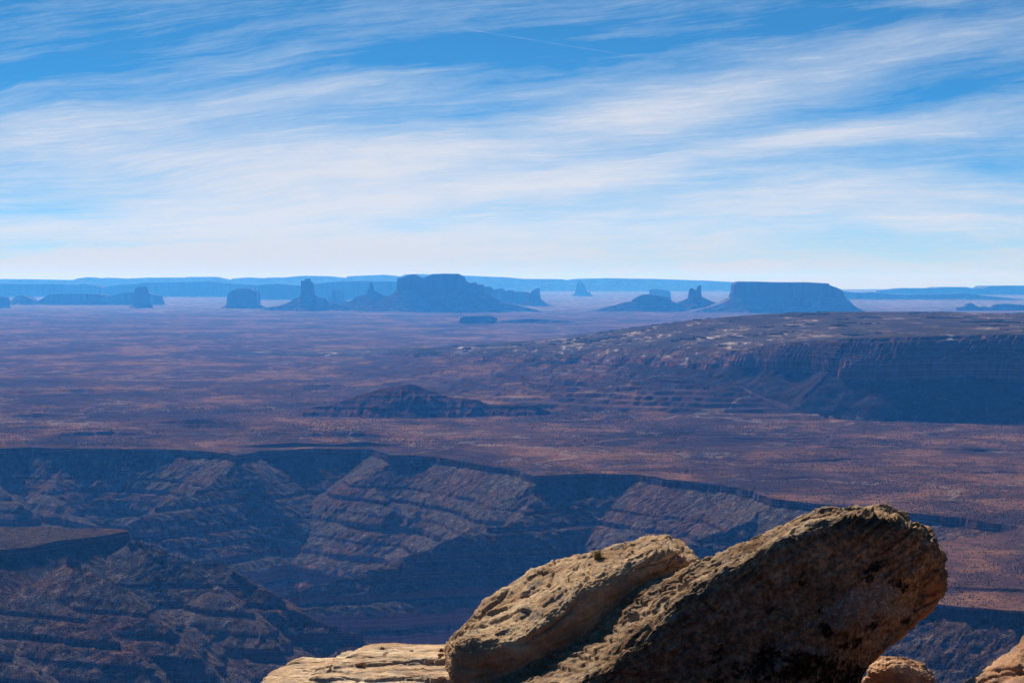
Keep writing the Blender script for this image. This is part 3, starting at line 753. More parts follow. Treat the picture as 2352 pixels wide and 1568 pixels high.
butte('small_butte', 'pale blocky butte peeping over the low dark mesa', 50000, [(cc(3, [(1272, 440), (1275, 380), (1280, 335), (1330, 332), (1400, 340), (1450, 350), (1460, 380), (1461, 440)]), 200)],
      [(cc(3, [(1230, 450), (1270, 425), (1461, 425), (1500, 450)]), 190)], group=GB, seed=415)
butte('butte_tower', 'blue butte topped by twin prongs just left of the big mesa', 35000,
      [(cc(3, [(1608, 420), (1612, 370), (1625, 328), (1650, 325), (1655, 340), (1685, 335), (1688, 312), (1698, 308), (1702, 300), (1712, 298), (1720, 305), (1722, 400)]), 70)],
      [(cc(3, [(1460, 500), (1520, 445), (1560, 432), (1610, 410), (1722, 395), (1740, 405), (1800, 435), (1850, 450), (1960, 490)]), 50)], group=GB, seed=420)
butte('blue_mesa', 'massive deep blue flat-topped mesa with a needle at its right end', 34500,
      [(cc(3, [(1962, 415), (1970, 375), (1985, 350), (1988, 290), (2010, 280), (2025, 268), (2200, 270), (2352, 275)]) + cc(4, [(225, 275), (250, 275), (480, 275), (660, 285), (662, 298), (740, 322), (775, 335), (781, 420)]), 420),
       (cc(4, [(786, 420), (791, 352), (797, 345), (803, 352), (807, 385), (825, 400), (835, 445)]), 40)],
      [(cc(3, [(1760, 490), (1890, 450), (1965, 410)]) + cc(4, [(300, 405), (785, 405), (835, 440), (860, 470), (900, 495), (930, 510), (965, 525), (1040, 560)]), 420)], cat='mesa', group=GB, seed=425, flute=9)
butte('small_outcrop', 'low rounded knob just right of the massive blue mesa', 40000, [], [(cc(4, [(940, 545), (960, 522), (990, 490), (1040, 495), (1110, 530), (1180, 545)]), 60)], group=GB, seed=430)
butte('small_outcrop', 'dark knobbly cluster of rocks near the right edge of the horizon', 36000, [(cc(4, [(1772, 545), (1780, 490), (1850, 480), (1865, 455), (1895, 450), (1960, 490), (2000, 480), (2060, 495), (2100, 465), (2180, 458), (2330, 468), (2500, 480), (2504, 545)]), 110)],
      [(cc(4, [(1720, 560), (1772, 530), (2500, 530), (2600, 560)]), 110)], group=GB, seed=435)
butte('low_mesa', 'small low escarpment on the plain below the central mesa', 27000, [(cc(2, [(1785, 640), (1800, 580), (1830, 566), (2060, 560), (2110, 580), (2118, 630)]), 120)],
      [(cc(2, [(1680, 640), (1780, 612), (2100, 605), (2400, 585), (2700, 600), (2850, 640)]), 130)], cat='mesa', group=GB, seed=440)

# ---------------------------------------------------------------- the stepped hill on the plain
hp = [(60, 500), (110, 455), (250, 440), (370, 408), (470, 370), (560, 345), (600, 333), (740, 308), (790, 298), (830, 306), (880, 330), (950, 352), (1000, 375), (1100, 390), (1230, 400), (1290, 430), (1350, 432), (1500, 434), (1620, 440), (1700, 475), (1830, 490), (2000, 545), (2060, 560)]
hp = [(660.3 + X * .354, 775.2 + Y * .354) for X, Y in hp]
hd = 9650.0; m = hd / F
hx = np.arange(660 - 40, 1400, .9); HXv = (hx - CX) * m; hv = np.arange(-420, 200, 2.2)
HX, HV = np.meshgrid(HXv, hv)
zg = float(zplain(hd)) - 2
Tz = np.interp(HX, [(p[0] - CX) * m for p in hp], [-(p[1] - EY) * m for p in hp], left=zg - 30, right=zg - 30)
rib = fbm2(HX / 62, HV / 150, 3, 501, True); rib2 = fbm2(HX / 24, HV / 60, 2, 505, True)
ax = np.abs(HV + n2(HX / 120, HV / 120, 503) * 14)
hz = Tz - .52 * np.clip(ax - 8, 0, None) + (rib * 17 + rib2 * 5) * sstep(0, 70, ax) - 9 * sstep(0, 70, ax)
lev = zg + np.array([-60, 0, 17, 32, 33.5, 50, 51, 68, 69, 84, 85, 120])      # flat benches under short cliffs
out = zg + np.array([-60, 0, 15, 20, 34, 44, 53, 62, 71, 79, 86.5, 118])
hz2 = np.interp(hz, lev, out) * .25 + hz * .75 + fbm2(HX / 14, HV / 14, 3, 507) * 1.0
HP = np.stack([HX, HV + hd, hz2], -1)
hill, _ = mesh_np('hill', HP, grid_faces(*HX.shape, quad_any(hz2 > zg - 14)), M_HILL); tag(hill, kind='structure')

# ---------------------------------------------------------------- three lone trees on the plain
def lone_tree(px, py, h, label, seed):
    x, yy = at(px, py); j = int(np.argmin(np.abs(pxs - px))); i = int(np.argmin(np.abs(rows - yy)))
    zb = float(ZZ[i, j])
    o = empty('tree', (x, yy, zb)); tag(o, label, 'tree', 'lone trees on the plain')
    rg = np.random.RandomState(seed)
    a = np.linspace(0, 2 * math.pi, 8, endpoint=False)
    V_ = []; lv = [(0, .45), (h * .25, .34), (h * .5, .2), (h * .7, .08)]
    for zz_, r_ in lv: V_ += [(x + math.cos(t) * r_ + zz_ * .05, yy + math.sin(t) * r_, zb - .3 + zz_) for t in a]
    f = [(k * 8 + q, k * 8 + (q + 1) % 8, k * 8 + 8 + (q + 1) % 8, k * 8 + 8 + q) for k in range(3) for q in range(8)]
    mesh_np('trunk', V_, f, M_BARK, o)
    n = 700
    c = np.array([(0, 0, .62), (.22, .1, .55), (-.24, 0, .5), (.05, -.2, .45), (0, .1, .78)]) * h
    p = c[rg.randint(0, 5, n)] + rg.normal(0, .11, (n, 3)) * h
    t1 = rg.normal(size=(n, 3)); t1 /= np.linalg.norm(t1, axis=1)[:, None]; t2 = rg.normal(size=(n, 3)); t2 /= np.linalg.norm(t2, axis=1)[:, None]
    p = p + np.array([x, yy, zb]); s_ = h * .05
    mesh_np('crown', np.stack([p - t1 * s_, p + t1 * s_, p + t2 * s_ * 1.6], 1).reshape(-1, 3), np.arange(n * 3).reshape(-1, 3), M_JUNIPER, o)
lone_tree(1172, 861, 10, 'leftmost of the three dark lone trees on the pale flat below the mesa tip', 601)
lone_tree(1220, 859, 9, 'middle one of the three dark lone trees on the pale flat', 602)
lone_tree(1231, 858, 11, 'rightmost and tallest of the three dark lone trees on the pale flat', 603)

# ---------------------------------------------------------------- foreground rocks
def cr(P, n, closed):                   # Catmull-Rom along axis 0
    P = np.asarray(P, float); N = len(P)
    if closed: Q = np.concatenate([P[-1:], P, P[:2]]); t = np.linspace(0, N, n, endpoint=False)
    else: Q = np.concatenate([2 * P[:1] - P[1:2], P, 2 * P[-1:] - P[-2:-1]]); t = np.linspace(0, N - 1, n)
    i = np.minimum(t.astype(int), N - (0 if closed else 2) - (1 if closed else 0)); f = (t - i).reshape((-1,) + (1,) * (P.ndim - 1))
    a, b, c, d = Q[i], Q[i + 1], Q[i + 2], Q[i + 3]
    return .5 * (2 * b + (c - a) * f + (2 * a - 5 * b + 4 * c - d) * f * f + (3 * b - a - 3 * c + d) * f ** 3)

def grid_normals(P):
    du = np.gradient(P, axis=0); dv = np.roll(P, -1, 1) - np.roll(P, 1, 1)
    n = np.cross(du, dv); l = np.linalg.norm(n, axis=-1, keepdims=True)
    return n / np.maximum(l, 1e-9)

def worley(x, y, z, seed):
    """hash of the nearest cell, and how far the point is from the border to the next one"""
    xi, yi, zi = np.floor(x).astype(np.int64), np.floor(y).astype(np.int64), np.floor(z).astype(np.int64)
    f1 = np.full(x.shape, 9.0); f2 = np.full(x.shape, 9.0); hh = np.zeros(x.shape)
    for a in (-1, 0, 1):
        for b_ in (-1, 0, 1):
            for c in (-1, 0, 1):
                X_, Y_, Z_ = xi + a, yi + b_, zi + c
                h = PERM[PERM[PERM[(X_ + seed) & 255] + (Y_ & 255)] + (Z_ & 255)]; h2 = PERM[h + 31]; h3 = PERM[h2 + 57]
                d = np.sqrt((X_ + h / 255. - x) ** 2 + (Y_ + h2 / 255. - y) ** 2 + (Z_ + h3 / 255. - z) ** 2)
                near_ = d < f1
                f2 = np.where(near_, f1, np.minimum(f2, d)); hh = np.where(near_, PERM[h3 + 11] / 255., hh); f1 = np.where(near_, d, f1)
    return hh, f2 - f1

def rock(name, label, stations, mat, bed, nu=520, nv=460, amp=1.0, layer=1.0, seed=0, carve=(), marks=None, lay_h=.11):
    S = np.array(stations, float)       # (N, K, 3) pixel x, pixel y, distance
    W = np.stack([(S[..., 0] - CX) / F * S[..., 2], S[..., 2], -(S[..., 1] - EY) / F * S[..., 2]], -1)
    def cap(ring, nxt):
        c = ring.mean(0); d = (ring - nxt).mean(0)
        return [c + (ring - c) * .05 + d * .55, c + (ring - c) * .55 + d * .42]
    e0 = cap(W[0], W[1]); e1 = cap(W[-1], W[-2])
    W = np.concatenate([np.array(e0), W, np.array(e1[::-1])])
    G = cr(W, nu, False); G = np.swapaxes(cr(np.swapaxes(G, 0, 1), nv, True), 0, 1)
    nrm = grid_normals(G)
    cen = G.mean((0, 1))
    if ((G - cen) * nrm).sum(-1).mean() < 0: nrm = -nrm; flipf = True
    else: flipf = False
    bed = np.array(bed, float); bed /= np.linalg.norm(bed)
    x, yy, z = G[..., 0], G[..., 1], G[..., 2]
    wv = G @ bed + fbm3(x * .5, yy * .5, z * .5, 3, seed + 1) * .22
    # lumps, bedding ledges, cracks, pits
    d = fbm3(x * .55, yy * .55, z * .55, 3, seed + 2) * .16
    d += fbm3(x * 2.1, yy * 2.1, z * 2.1, 4, seed + 3) * .06
    sil = sstep(-.35, .45, nrm[..., 2])                                       # the weathered upper side flakes into thin ledges
    def ledges(h, warp, amp_, sd):
        lw = wv / h + n3(x * .8, yy * .8, z * .8, sd) * warp
        k = np.floor(lw); fr = lw - k
        hsh = n3(k * 3.71 + .5, x * .55 + k * 1.3, yy * .55, sd + 1)          # every layer has its own overhang and its own gaps
        return (((1 - fr) ** 1.3 * sstep(0, .07, fr) - .45) * (.55 + 1.1 * np.clip(hsh + .2, -.2, .7)) + hsh * .9) * amp_
    mod = np.clip(.35 + 1.5 * fbm3(x * .7, yy * .7, z * .7, 3, seed + 6), 0, 1.2)
    d += (ledges(lay_h, 1.0, .085, seed + 4) * (.35 + .65 * sil) + ledges(lay_h * .36, .8, .032, seed + 14) * (.25 + .75 * sil)) * layer * mod * (1 - np.abs(nrm @ bed) ** 8 * .75)
    # broken blocks and chips, flattened along the bedding
    qx, qy, qz = x + n3(x * 3, yy * 3, z * 3, seed + 20) * .08, yy + n3(x * 3, yy * 3, z * 3, seed + 21) * .08, wv + n3(x * 3, yy * 3, z * 3, seed + 22) * .03
    brk = sstep(-.15, .25, n3(x * .6, yy * .6, z * .6, seed + 23))
    h1, e1_ = worley(qx * 1.3, qy * 1.3, qz * 5.5, seed); h2_, e2_ = worley(qx * 3.6, qy * 3.6, qz * 13, seed + 5)
    d += ((h1 - .5) * .075 * (.3 + .7 * sil) - (1 - sstep(0, .06, e1_)) * .02) * brk * layer + ((h2_ - .5) * .034 - (1 - sstep(0, .07, e2_)) * .008) * (.35 + .65 * sil) * layer
    # cracks: partings along the bedding, and a few joints across it
    part = n3(x * .22, yy * .22, wv * 1.15, seed + 8); jn = n3(x * .55 + z * .35, yy * .4, z * .12, seed + 9)
    cm = sstep(.0, .3, n3(x * .6, yy * .6, z * .6, seed + 10)); cm2 = sstep(.1, .32, n3(x * .9, yy * .9, z * .9, seed + 13))
    wig = n3(x * 5, yy * 5, z * 5, seed + 15) * .012
    d -= (1 - sstep(0, .024, np.abs(part + wig))) * .09 * cm + (1 - sstep(0, .014, np.abs(jn + wig))) * .07 * cm2
    d += fbm3(x * 7, yy * 7, z * 7, 4, seed + 11) * .040 + fbm3(x * 24, yy * 24, wv * 40, 2, seed + 17) * .014
    pit = n3(x * 10, yy * 10, z * 10, seed + 12); d -= sstep(.5, .7, pit) * .02 * sstep(-.1, .3, n3(x * 1.2, yy * 1.2, z * 1.2, seed + 16))
    # flakes and open cracks seen on this rock: (points, depth, reach below the lip)
    PX0 = CX + F * x / yy; PY0 = EY - F * z / yy; fr0 = sstep(-.25, .1, -nrm[..., 1] + .25 * nrm[..., 2])
    wgx = n3(x * 4, yy * 4, z * 4, seed + 30) * 3 + n3(x * 14, yy * 14, z * 14, seed + 31) * 1.3; wgy = n3(x * 4, yy * 4, z * 4, seed + 32) * 3 + n3(x * 14, yy * 14, z * 14, seed + 33) * 1.3
    for pts, dep, reach in carve:
        best = np.full(x.shape, 1e9); sgn = np.ones(x.shape); tt = np.zeros(x.shape); L_ = len(pts) - 1
        for q in range(L_):
            (ax_, ay_), (bx_, by_) = pts[q], pts[q + 1]; dx, dy = bx_ - ax_, by_ - ay_
            t = np.clip(((PX0 + wgx - ax_) * dx + (PY0 + wgy - ay_) * dy) / (dx * dx + dy * dy), 0, 1)
            ex, ey = PX0 + wgx - ax_ - t * dx, PY0 + wgy - ay_ - t * dy
            dd = np.hypot(ex, ey); k_ = dd < best
            best = np.where(k_, dd, best); sgn = np.where(k_, np.sign(dx * ey - dy * ex), sgn); tt = np.where(k_, (q + t) / L_, tt)
        taper = np.clip(np.minimum(tt, 1 - tt) * 6 + .15, 0, 1)
        if reach > 0: cut = np.where(sgn > 0, np.exp(-best / reach), np.exp(-(best / 1.2) ** 2)) * dep - np.where(sgn < 0, np.exp(-best / (reach * 1.5)), 0) * dep * .35
        else: cut = np.exp(-(best / 2.0) ** 2) * dep
        d -= cut * taper * fr0 * .55
    P = G + nrm * (d * amp)[..., None]
    # joined seam: close the ring
    nu_, nv_ = P.shape[:2]
    i = np.arange(nu_ - 1)[:, None] * nv_ + np.arange(nv_)[None, :]; i2 = np.arange(nu_ - 1)[:, None] * nv_ + (np.arange(nv_)[None, :] + 1) % nv_
    q = np.stack([i, i + nv_, i2 + nv_, i2], -1).reshape(-1, 4)
    if flipf: q = q[:, ::-1]
    loc = np.array([cen[0], cen[1], P[..., 2].min()])
    o, used = mesh_np(name, P.reshape(-1, 3) - loc, q, mat, smooth=True)
    o.location = loc
    me = o.data
    def attr(nm, val):
        at_ = me.attributes.new(nm, 'FLOAT', 'POINT'); at_.data.foreach_set('value', np.asarray(val, np.float32).reshape(-1)[used])
    attr('bed', wv)
    if marks:
        PX = CX + F * P[..., 0] / P[..., 1]; PY = EY - F * P[..., 2] / P[..., 1]
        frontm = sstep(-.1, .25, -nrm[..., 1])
        for nm, spots in marks.items():
            s_ = np.zeros(PX.shape)
            for (mx, my, rx, ry, rot, st) in spots:
                ca, sa = math.cos(R(rot)), math.sin(R(rot)); dx, dy = PX - mx, PY - my
                s_ = np.maximum(s_, st * .82 * np.exp(-(((dx * ca + dy * sa) / (rx * 1.35)) ** 2 + ((-dx * sa + dy * ca) / (ry * 1.35)) ** 2)))
            attr(nm, s_ * frontm)
        attr('crust_shade', frontm)
    tag(o, label, 'boulder' if 'boulder' in name else 'rock')
    return o, P, nrm

def ring(Sx, Sy, Cx, Cy, Ux, Uy, Bx, By, y0, ds, du=.55, db=.9, back=2.2, bulge=.12):
    """top silhouette S, crease C, foot of the face U, underside B; y0 = distance of the crease"""
    mx, my = (Sx + Cx) / 2, (Sy + Cy) / 2
    f1 = (Cx * .66 + Ux * .34, Cy * .66 + Uy * .34); f2 = (Cx * .3 + Ux * .7, Cy * .3 + Uy * .7)
    kx, ky = (Sx * .45 + Bx * .55), (Sy * .45 + By * .55)
    return [(Sx, Sy, y0 + ds), (mx - (Cx - Sx) * .02, my - (Cy - Sy) * .06, y0 + ds * .48), (Cx, Cy, y0), (f1[0], f1[1], y0 - bulge), (f2[0], f2[1], y0 - bulge * .6), (Ux, Uy, y0 + du),
            (Bx, By, y0 + db), (kx, ky + (By - Sy) * .12, y0 + max(ds, db) + back * .6), (kx * .5 + Sx * .5, ky * .35 + Sy * .65 + 12, y0 + ds + back * .5)]

def c6(*p): return [(976.1 + a * .29296, 1205.8 + b_ * .29296) for a, b_ in p]
def c7(*p): return [(1607.8 + a * .28606, 1119.7 + b_ * .28606) for a, b_ in p]
CARVE_A = [(c6((1250, 770), (1400, 800), (1540, 830)), .07, 9), (c6((1000, 905), (1150, 890), (1300, 870), (1560, 900)), .09, 9), (c6((940, 975), (1100, 960), (1420, 985)), .07, 8),
           (c6((700, 1080), (900, 1040), (1200, 1010), (1440, 1030)), .08, 9), (c6((500, 1190), (700, 1150), (900, 1110), (1100, 1100), (1250, 1110)), .07, 8), (c6((1500, 590), (1640, 600), (1780, 640)), .07, 9),
           (c6((1740, 545), (1900, 520), (2080, 460)), .07, 8), (c6((1920, 410), (2060, 455), (2110, 480)), .06, 7), (c6((1560, 720), (1700, 700), (1850, 640)), .06, 10), (c6((1500, 1100), (1640, 980), (1830, 880)), .07, 0), (c6((1310, 1180), (1500, 1150), (1700, 1190)), .06, 10),
           (c7((940, 232), (1150, 195), (1330, 172)), .06, 7), (c7((1250, 262), (1400, 268), (1440, 290)), .07, 8), (c7((1480, 180), (1600, 215), (1700, 270), (1735, 300)), .09, 8), (c7((560, 430), (700, 360), (800, 330)), .06, 6),
           (c7((200, 600), (330, 540), (480, 500)), .05, 6), (c7((1880, 400), (1800, 420), (1740, 380)), .08, 0), (c7((1980, 640), (1860, 700), (1740, 790), (1700, 880)), .10, 14), (c7((1950, 880), (1840, 930), (1720, 1000)), .07, 9), (c7((700, 780), (830, 700), (860, 640)), .05, 0), (c7((2, 900), (120, 1010), (160, 1180)), .05, 0)]
CARVE_B = [(c6((360, 742), (460, 655), (560, 575), (655, 485)), .12, 7), (c6((470, 705), (560, 668), (670, 640)), .09, 8), (c6((490, 780), (580, 745), (670, 705), (760, 690), (850, 672)), .09, 9),
           (c6((780, 430), (880, 402), (960, 392), (1025, 378)), .08, 8), (c6((1025, 372), (1015, 410), (985, 470), (968, 508)), .12, 0), (c6((720, 565), (830, 528), (950, 510)), .06, 7), (c6((1315, 322), (1300, 390), (1240, 480), (1205, 545)), .09, 0),
           (c6((690, 920), (840, 862), (960, 790), (1080, 690), (1210, 560)), .10, 12), (c6((1530, 262), (1600, 225), (1645, 205)), .08, 10), (c6((1600, 350), (1800, 305), (2010, 240)), .08, 0), (c6((1700, 420), (1900, 340), (2130, 290)), .08, 8),
           (c6((1880, 330), (1960, 240), (2040, 200)), .07, 0), (c6((560, 640), (700, 560), (860, 500)), .05, 6), (c6((900, 640), (1060, 560), (1180, 470)), .05, 6), (c6((240, 860), (330, 800), (420, 770)), .05, 7), (c6((1080, 300), (1200, 268), (1330, 250)), .04, 5)]
SA = [ring(960, 1700, 1090, 1790, 1200, 1990, 1260, 2050, 39.3, 3.3),
      ring(1030, 1622, 1170, 1690, 1300, 1900, 1360, 1960, 39.4, 3.3),
      ring(1102, 1568, 1240, 1622, 1370, 1850, 1420, 1900, 39.5, 3.3),
      ring(1234, 1496, 1345, 1560, 1470, 1800, 1530, 1850, 39.6, 3.2),
      ring(1342, 1431, 1430, 1500, 1570, 1760, 1630, 1800, 39.7, 3.0),
      ring(1445, 1370, 1515, 1432, 1660, 1730, 1720, 1760, 39.75, 2.7),
      ring(1538, 1326, 1583, 1373, 1740, 1700, 1800, 1730, 39.8, 2.4),
      ring(1621, 1296, 1652, 1326, 1800, 1680, 1860, 1700, 39.85, 2.1),
      ring(1722, 1247, 1747, 1272, 1870, 1650, 1920, 1660, 39.9, 1.9),
      ring(1808, 1205, 1823, 1234, 1920, 1610, 1955, 1620, 39.95, 1.7),
      ring(1894, 1177, 1893, 1202, 1950, 1545, 1980, 1562, 40.0, 1.6),
      ring(1980, 1165, 1975, 1191, 1990, 1500, 2008, 1516, 40.1, 1.5),
      ring(2045, 1167, 2040, 1198, 2035, 1455, 2066, 1470, 40.25, 1.4),
      ring(2092, 1186, 2083, 1212, 2076, 1420, 2108, 1437, 40.4, 1.0),
      ring(2132, 1212, 2120, 1236, 2100, 1385, 2138, 1408, 40.6, .9),
      ring(2163, 1250, 2148, 1274, 2128, 1350, 2164, 1378, 40.85, .75)]
LB = [(2010, 1305, 34, 14, -40, 1.0), (2065, 1345, 24, 13, 25, .95), (1830, 1335, 26, 10, 15, .9), (1765, 1400, 16, 14, 0, .85), (1895, 1445, 15, 16, 0, .9), (1885, 1398, 8, 16, 0, .8),
      (1770, 1525, 62, 34, -15, 1.0), (1850, 1530, 80, 40, -10, 1.1), (1935, 1560, 70, 36, 0, 1.15), (1960, 1480, 30, 12, -25, .9), (2005, 1438, 18, 12, -25, .9), (1650, 1500, 14, 24, 0, .8), (1930, 1545, 50, 22, 0, 1.0), (1700, 1540, 26, 20, 0, .85), (1655, 1560, 20, 20, 0, .8), (2085, 1425, 14, 9, -30, .8), (1940, 1430, 9, 10, 0, .8)]
LG = [(2000, 1375, 60, 40, -25, 1.0), (2050, 1395, 40, 30, 0, .9), (1920, 1425, 60, 22, 0, .85), (1980, 1420, 50, 30, 0, .9), (1790, 1500, 22, 40, 20, .8), (1740, 1545, 40, 16, -20, .9), (1640, 1350, 50, 20, -30, .5), (1720, 1420, 40, 40, 0, .5), (1880, 1500, 40, 20, 0, .6), (1850, 1290, 60, 30, 0, .45)]
big, PA, NA = rock('boulder', 'biggest boulder, a long dark lichen-crusted slab jutting up to the right', SA, M_ROCK_A, (-.48, -.15, .86), nu=760, nv=640, seed=700, layer=1.15, carve=CARVE_A, marks={'lichen_black': LB, 'lichen_grey': LG, 'iron_bounce': [(2125, 1425, 40, 16, -38, 1.1), (2065, 1478, 45, 14, -40, 1.1), (2022, 1512, 24, 14, -45, 1.1), (2150, 1370, 22, 30, 20, .9)]})

SB = [ring(1034, 1462, 1046, 1492, 1046, 1600, 1060, 1680, 42.5, 1.3, back=1.4, du=1.5),
      ring(1062, 1438, 1078, 1476, 1085, 1640, 1110, 1730, 42.2, 1.7, du=1.5),
      ring(1086, 1416, 1130, 1478, 1150, 1680, 1180, 1760, 42.0, 2.1, du=1.5),
      ring(1120, 1379, 1188, 1468, 1230, 1690, 1270, 1770, 41.9, 2.6, du=1.5),
      ring(1166, 1346, 1240, 1430, 1320, 1660, 1350, 1740, 41.9, 2.8, du=1.5),
      ring(1240, 1308, 1300, 1382, 1390, 1630, 1420, 1700, 42.0, 2.8, du=1.5),
      ring(1315, 1283, 1360, 1345, 1460, 1590, 1490, 1660, 42.1, 2.6, du=1.5),
      ring(1390, 1268, 1420, 1312, 1520, 1550, 1550, 1620, 42.2, 2.2, du=1.5),
      ring(1450, 1249, 1468, 1290, 1560, 1500, 1590, 1570, 42.3, 1.9, du=1.5),
      ring(1515, 1237, 1520, 1272, 1600, 1460, 1630, 1520, 42.4, 1.6, du=1.5),
      ring(1560, 1250, 1562, 1278, 1626, 1410, 1650, 1460, 42.5, 1.3, du=1.5),
      ring(1592, 1272, 1592, 1290, 1640, 1360, 1660, 1400, 42.6, .9, du=1.0)]
second, PB, NB_ = rock('boulder', 'second boulder, a brown rounded slab lit on top, lying behind the biggest one', SB, M_ROCK_B, (-.41, -.2, .89), nu=620, nv=520, seed=720, layer=.9, carve=CARVE_B)

SQ = [ring(2080, 1660, 2330, 1770, 2420, 1850, 2440, 1900, 34.2, 3.6, back=3),
      ring(2150, 1612, 2390, 1720, 2480, 1800, 2500, 1850, 34.3, 3.6, back=3),
      ring(2217, 1569, 2450, 1680, 2540, 1760, 2560, 1810, 34.4, 3.6, back=3),
      ring(2295, 1519, 2510, 1630, 2600, 1720, 2620, 1770, 34.5, 3.6, back=3),
      ring(2340, 1480, 2570, 1580, 2660, 1680, 2680, 1730, 34.6, 3.6, back=3),
      ring(2400, 1425, 2640, 1530, 2720, 1640, 2740, 1690, 34.7, 3.5, back=3),
      ring(2500, 1375, 2700, 1480, 2780, 1600, 2800, 1650, 34.8, 3.3, back=3)]
corner, PQ, NQ = rock('rock', 'pinkish sunlit rock slanting up out of the bottom right corner', SQ, M_ROCK_R, (-.5, -.1, .85), nu=380, nv=420, seed=740, layer=.8, lay_h=.09)

SR = [ring(1962, 1590, 1966, 1606, 1970, 1660, 1980, 1700, 44.2, 1.2, back=1),
      ring(1990, 1545, 1992, 1562, 1992, 1640, 2000, 1690, 43.9, 1.5, back=1),
      ring(2012, 1514, 2014, 1534, 2010, 1630, 2020, 1690, 43.7, 1.6, back=1),
      ring(2036, 1511, 2040, 1532, 2040, 1630, 2050, 1690, 43.6, 1.7, back=1),
      ring(2062, 1513, 2066, 1534, 2070, 1630, 2080, 1690, 43.6, 1.7, back=1),
      ring(2090, 1518, 2092, 1538, 2096, 1630, 2100, 1690, 43.7, 1.6, back=1),
      ring(2116, 1527, 2116, 1546, 2120, 1640, 2120, 1690, 43.9, 1.4, back=1),
      ring(2140, 1553, 2140, 1568, 2142, 1640, 2140, 1690, 44.1, 1.1, back=1),
      ring(2166, 1585, 2164, 1598, 2160, 1660, 2160, 1690, 44.3, .8, back=1)]
small, PR, NR = rock('rock', 'small layered sunlit rock tucked under the overhanging end of the biggest boulder', SR, M_ROCK_R, (.08, .05, 1), nu=300, nv=360, seed=760, layer=1.6, lay_h=.14)

# the pale ledge: stepped slabs seen nearly edge on
lx = np.linspace(-4.6, .4, 520); ly = np.linspace(41.6, 49.5, 460)
LX, LY = np.meshgrid(lx, ly)
edge_x = [(587, 1575), (667, 1563), (699, 1553), (719, 1546), (736, 1526), (765, 1520), (792, 1501), (819, 1491), (844, 1484)]
# silhouette: for every column the surface's horizon; build tiers from front to back
tiers = [  # distance of the front lip at the left / right end, height of the top (as pixel row at the lip), left end, right end (pixels)
    (42.5, 42.3, 1570, 575, 1100), (42.8, 42.7, 1552, 690, 960), (42.95, 42.7, 1546, 850, 1100), (43.2, 43.1, 1536, 712, 1100), (43.6, 43.5, 1518, 768, 1100), (43.95, 43.7, 1505, 790, 1100), (44.4, 44.2, 1494, 826, 1100)]
LZ = np.full(LX.shape, -9.5)
wl = fbm2(LX * .9, LY * .9, 3, 801) * .45; wl2 = fbm2(LX * 4, LY * 4, 3, 803) * .09
for k, (ya, yb, py_, pl, pr_) in enumerate(tiers):
    xl = (pl - CX) / F * ya; xr = (pr_ - CX) / F * ya
    t = np.clip((LX - xl) / (xr - xl), 0, 1)
    lip = ya + (yb - ya) * t + wl * .8 + wl2 + n2(LX * 1.1, LX * 0 + k * 3.1, 805) * .3
    dfront = LY - lip; dleft = LX - xl - wl * .5 - wl2 - .16 * (LY - ya)
    din = np.minimum(dfront, dleft)
    ztop = -(py_ - EY) / F * (ya + .05)
    rnd = np.sqrt(np.clip(din, 0, .14) / .14)                           # rounded lip
    h = ztop - .05 * (1 - rnd) + np.clip(dfront, 0, 3) * .018 + wl * .06 + fbm2(LX * 1.6, LY * 1.6, 3, 810 + k) * .035
    h = np.where(din > 0, h, np.where(din > -.07, h - .20 + .02 * n2(LX * 3, LY * 3, 820 + k), -9.5))
    LZ = np.maximum(LZ, h)
cracks = np.abs(n2(LX * .7 + LY * .5, LY * 2.4, 830))
LZ -= (1 - sstep(0, .03, cracks)) * .05
LZ += fbm2(LX * 9, LY * 9, 3, 835) * .012
back = sstep(45.3, 46.2, LY + wl)
LZ = np.where(back > 0, LZ - back * 1.2, LZ)
LP = np.stack([LX, LY, LZ], -1)
lc = np.array([-2.2, 45.0, -9.5])
ledge, used = mesh_np('ledge', (LP - lc).reshape(-1, 3), grid_faces(*LX.shape), M_ROCK_L, smooth=True)
ledge.location = lc
av = ledge.data.attributes.new('bed', 'FLOAT', 'POINT'); av.data.foreach_set('value', (LZ * 3).astype(np.float32).ravel()[used])
tag(ledge, 'pale buff rock ledge of stacked flat slabs left of the boulders', 'rock')

# ---------------------------------------------------------------- dry tufts
def find(P, px, py):
    PX = CX + F * P[..., 0] / P[..., 1]; PY = EY - F * P[..., 2] / P[..., 1]
    d = np.hypot(PX - px, PY - py); m_ = d < d.min() + 2.5
    yy = np.where(m_, P[..., 1], 1e9); i = np.unravel_index(np.argmin(yy), yy.shape)
    return P[i]
def tuft(name, label, base, h, n, spread, mat, seed, cat='grass tuft', group=None):
    rg = np.random.RandomState(seed); Vt, ft = [], []
    for k in range(n):
        az = rg.uniform(0, 6.283); lean = abs(rg.normal(0, spread)); L = h * rg.uniform(.55, 1.1); w_ = .0035 + .0025 * rg.uniform()
        b0 = base + np.array([rg.normal(0, h * .16), rg.normal(0, h * .16), -.02])
        dirx = np.array([math.cos(az), math.sin(az), 0]); side = np.array([-dirx[1], dirx[0], 0]) * w_
        prev = None
        for s_ in range(5):
            t = s_ / 4; p = b0 + dirx * lean * L * t * t + np.array([0, 0, L * t * (1 - .25 * lean * t)])
            ww = side * (1 - t * .85); i0 = len(Vt); Vt += [p - ww, p + ww]
            if prev is not None: ft.append((prev, prev + 1, i0 + 1, i0))
            prev = i0
    o, _ = mesh_np(name, np.array(Vt) - base, ft, mat); o.location = base
    return tag(o, label, cat, group)
tuft('grass_tuft', 'dry yellow-green grass tuft growing on top of the second boulder', find(PB, 1373, 1280), .15, 260, .55, M_GRASS, 901)
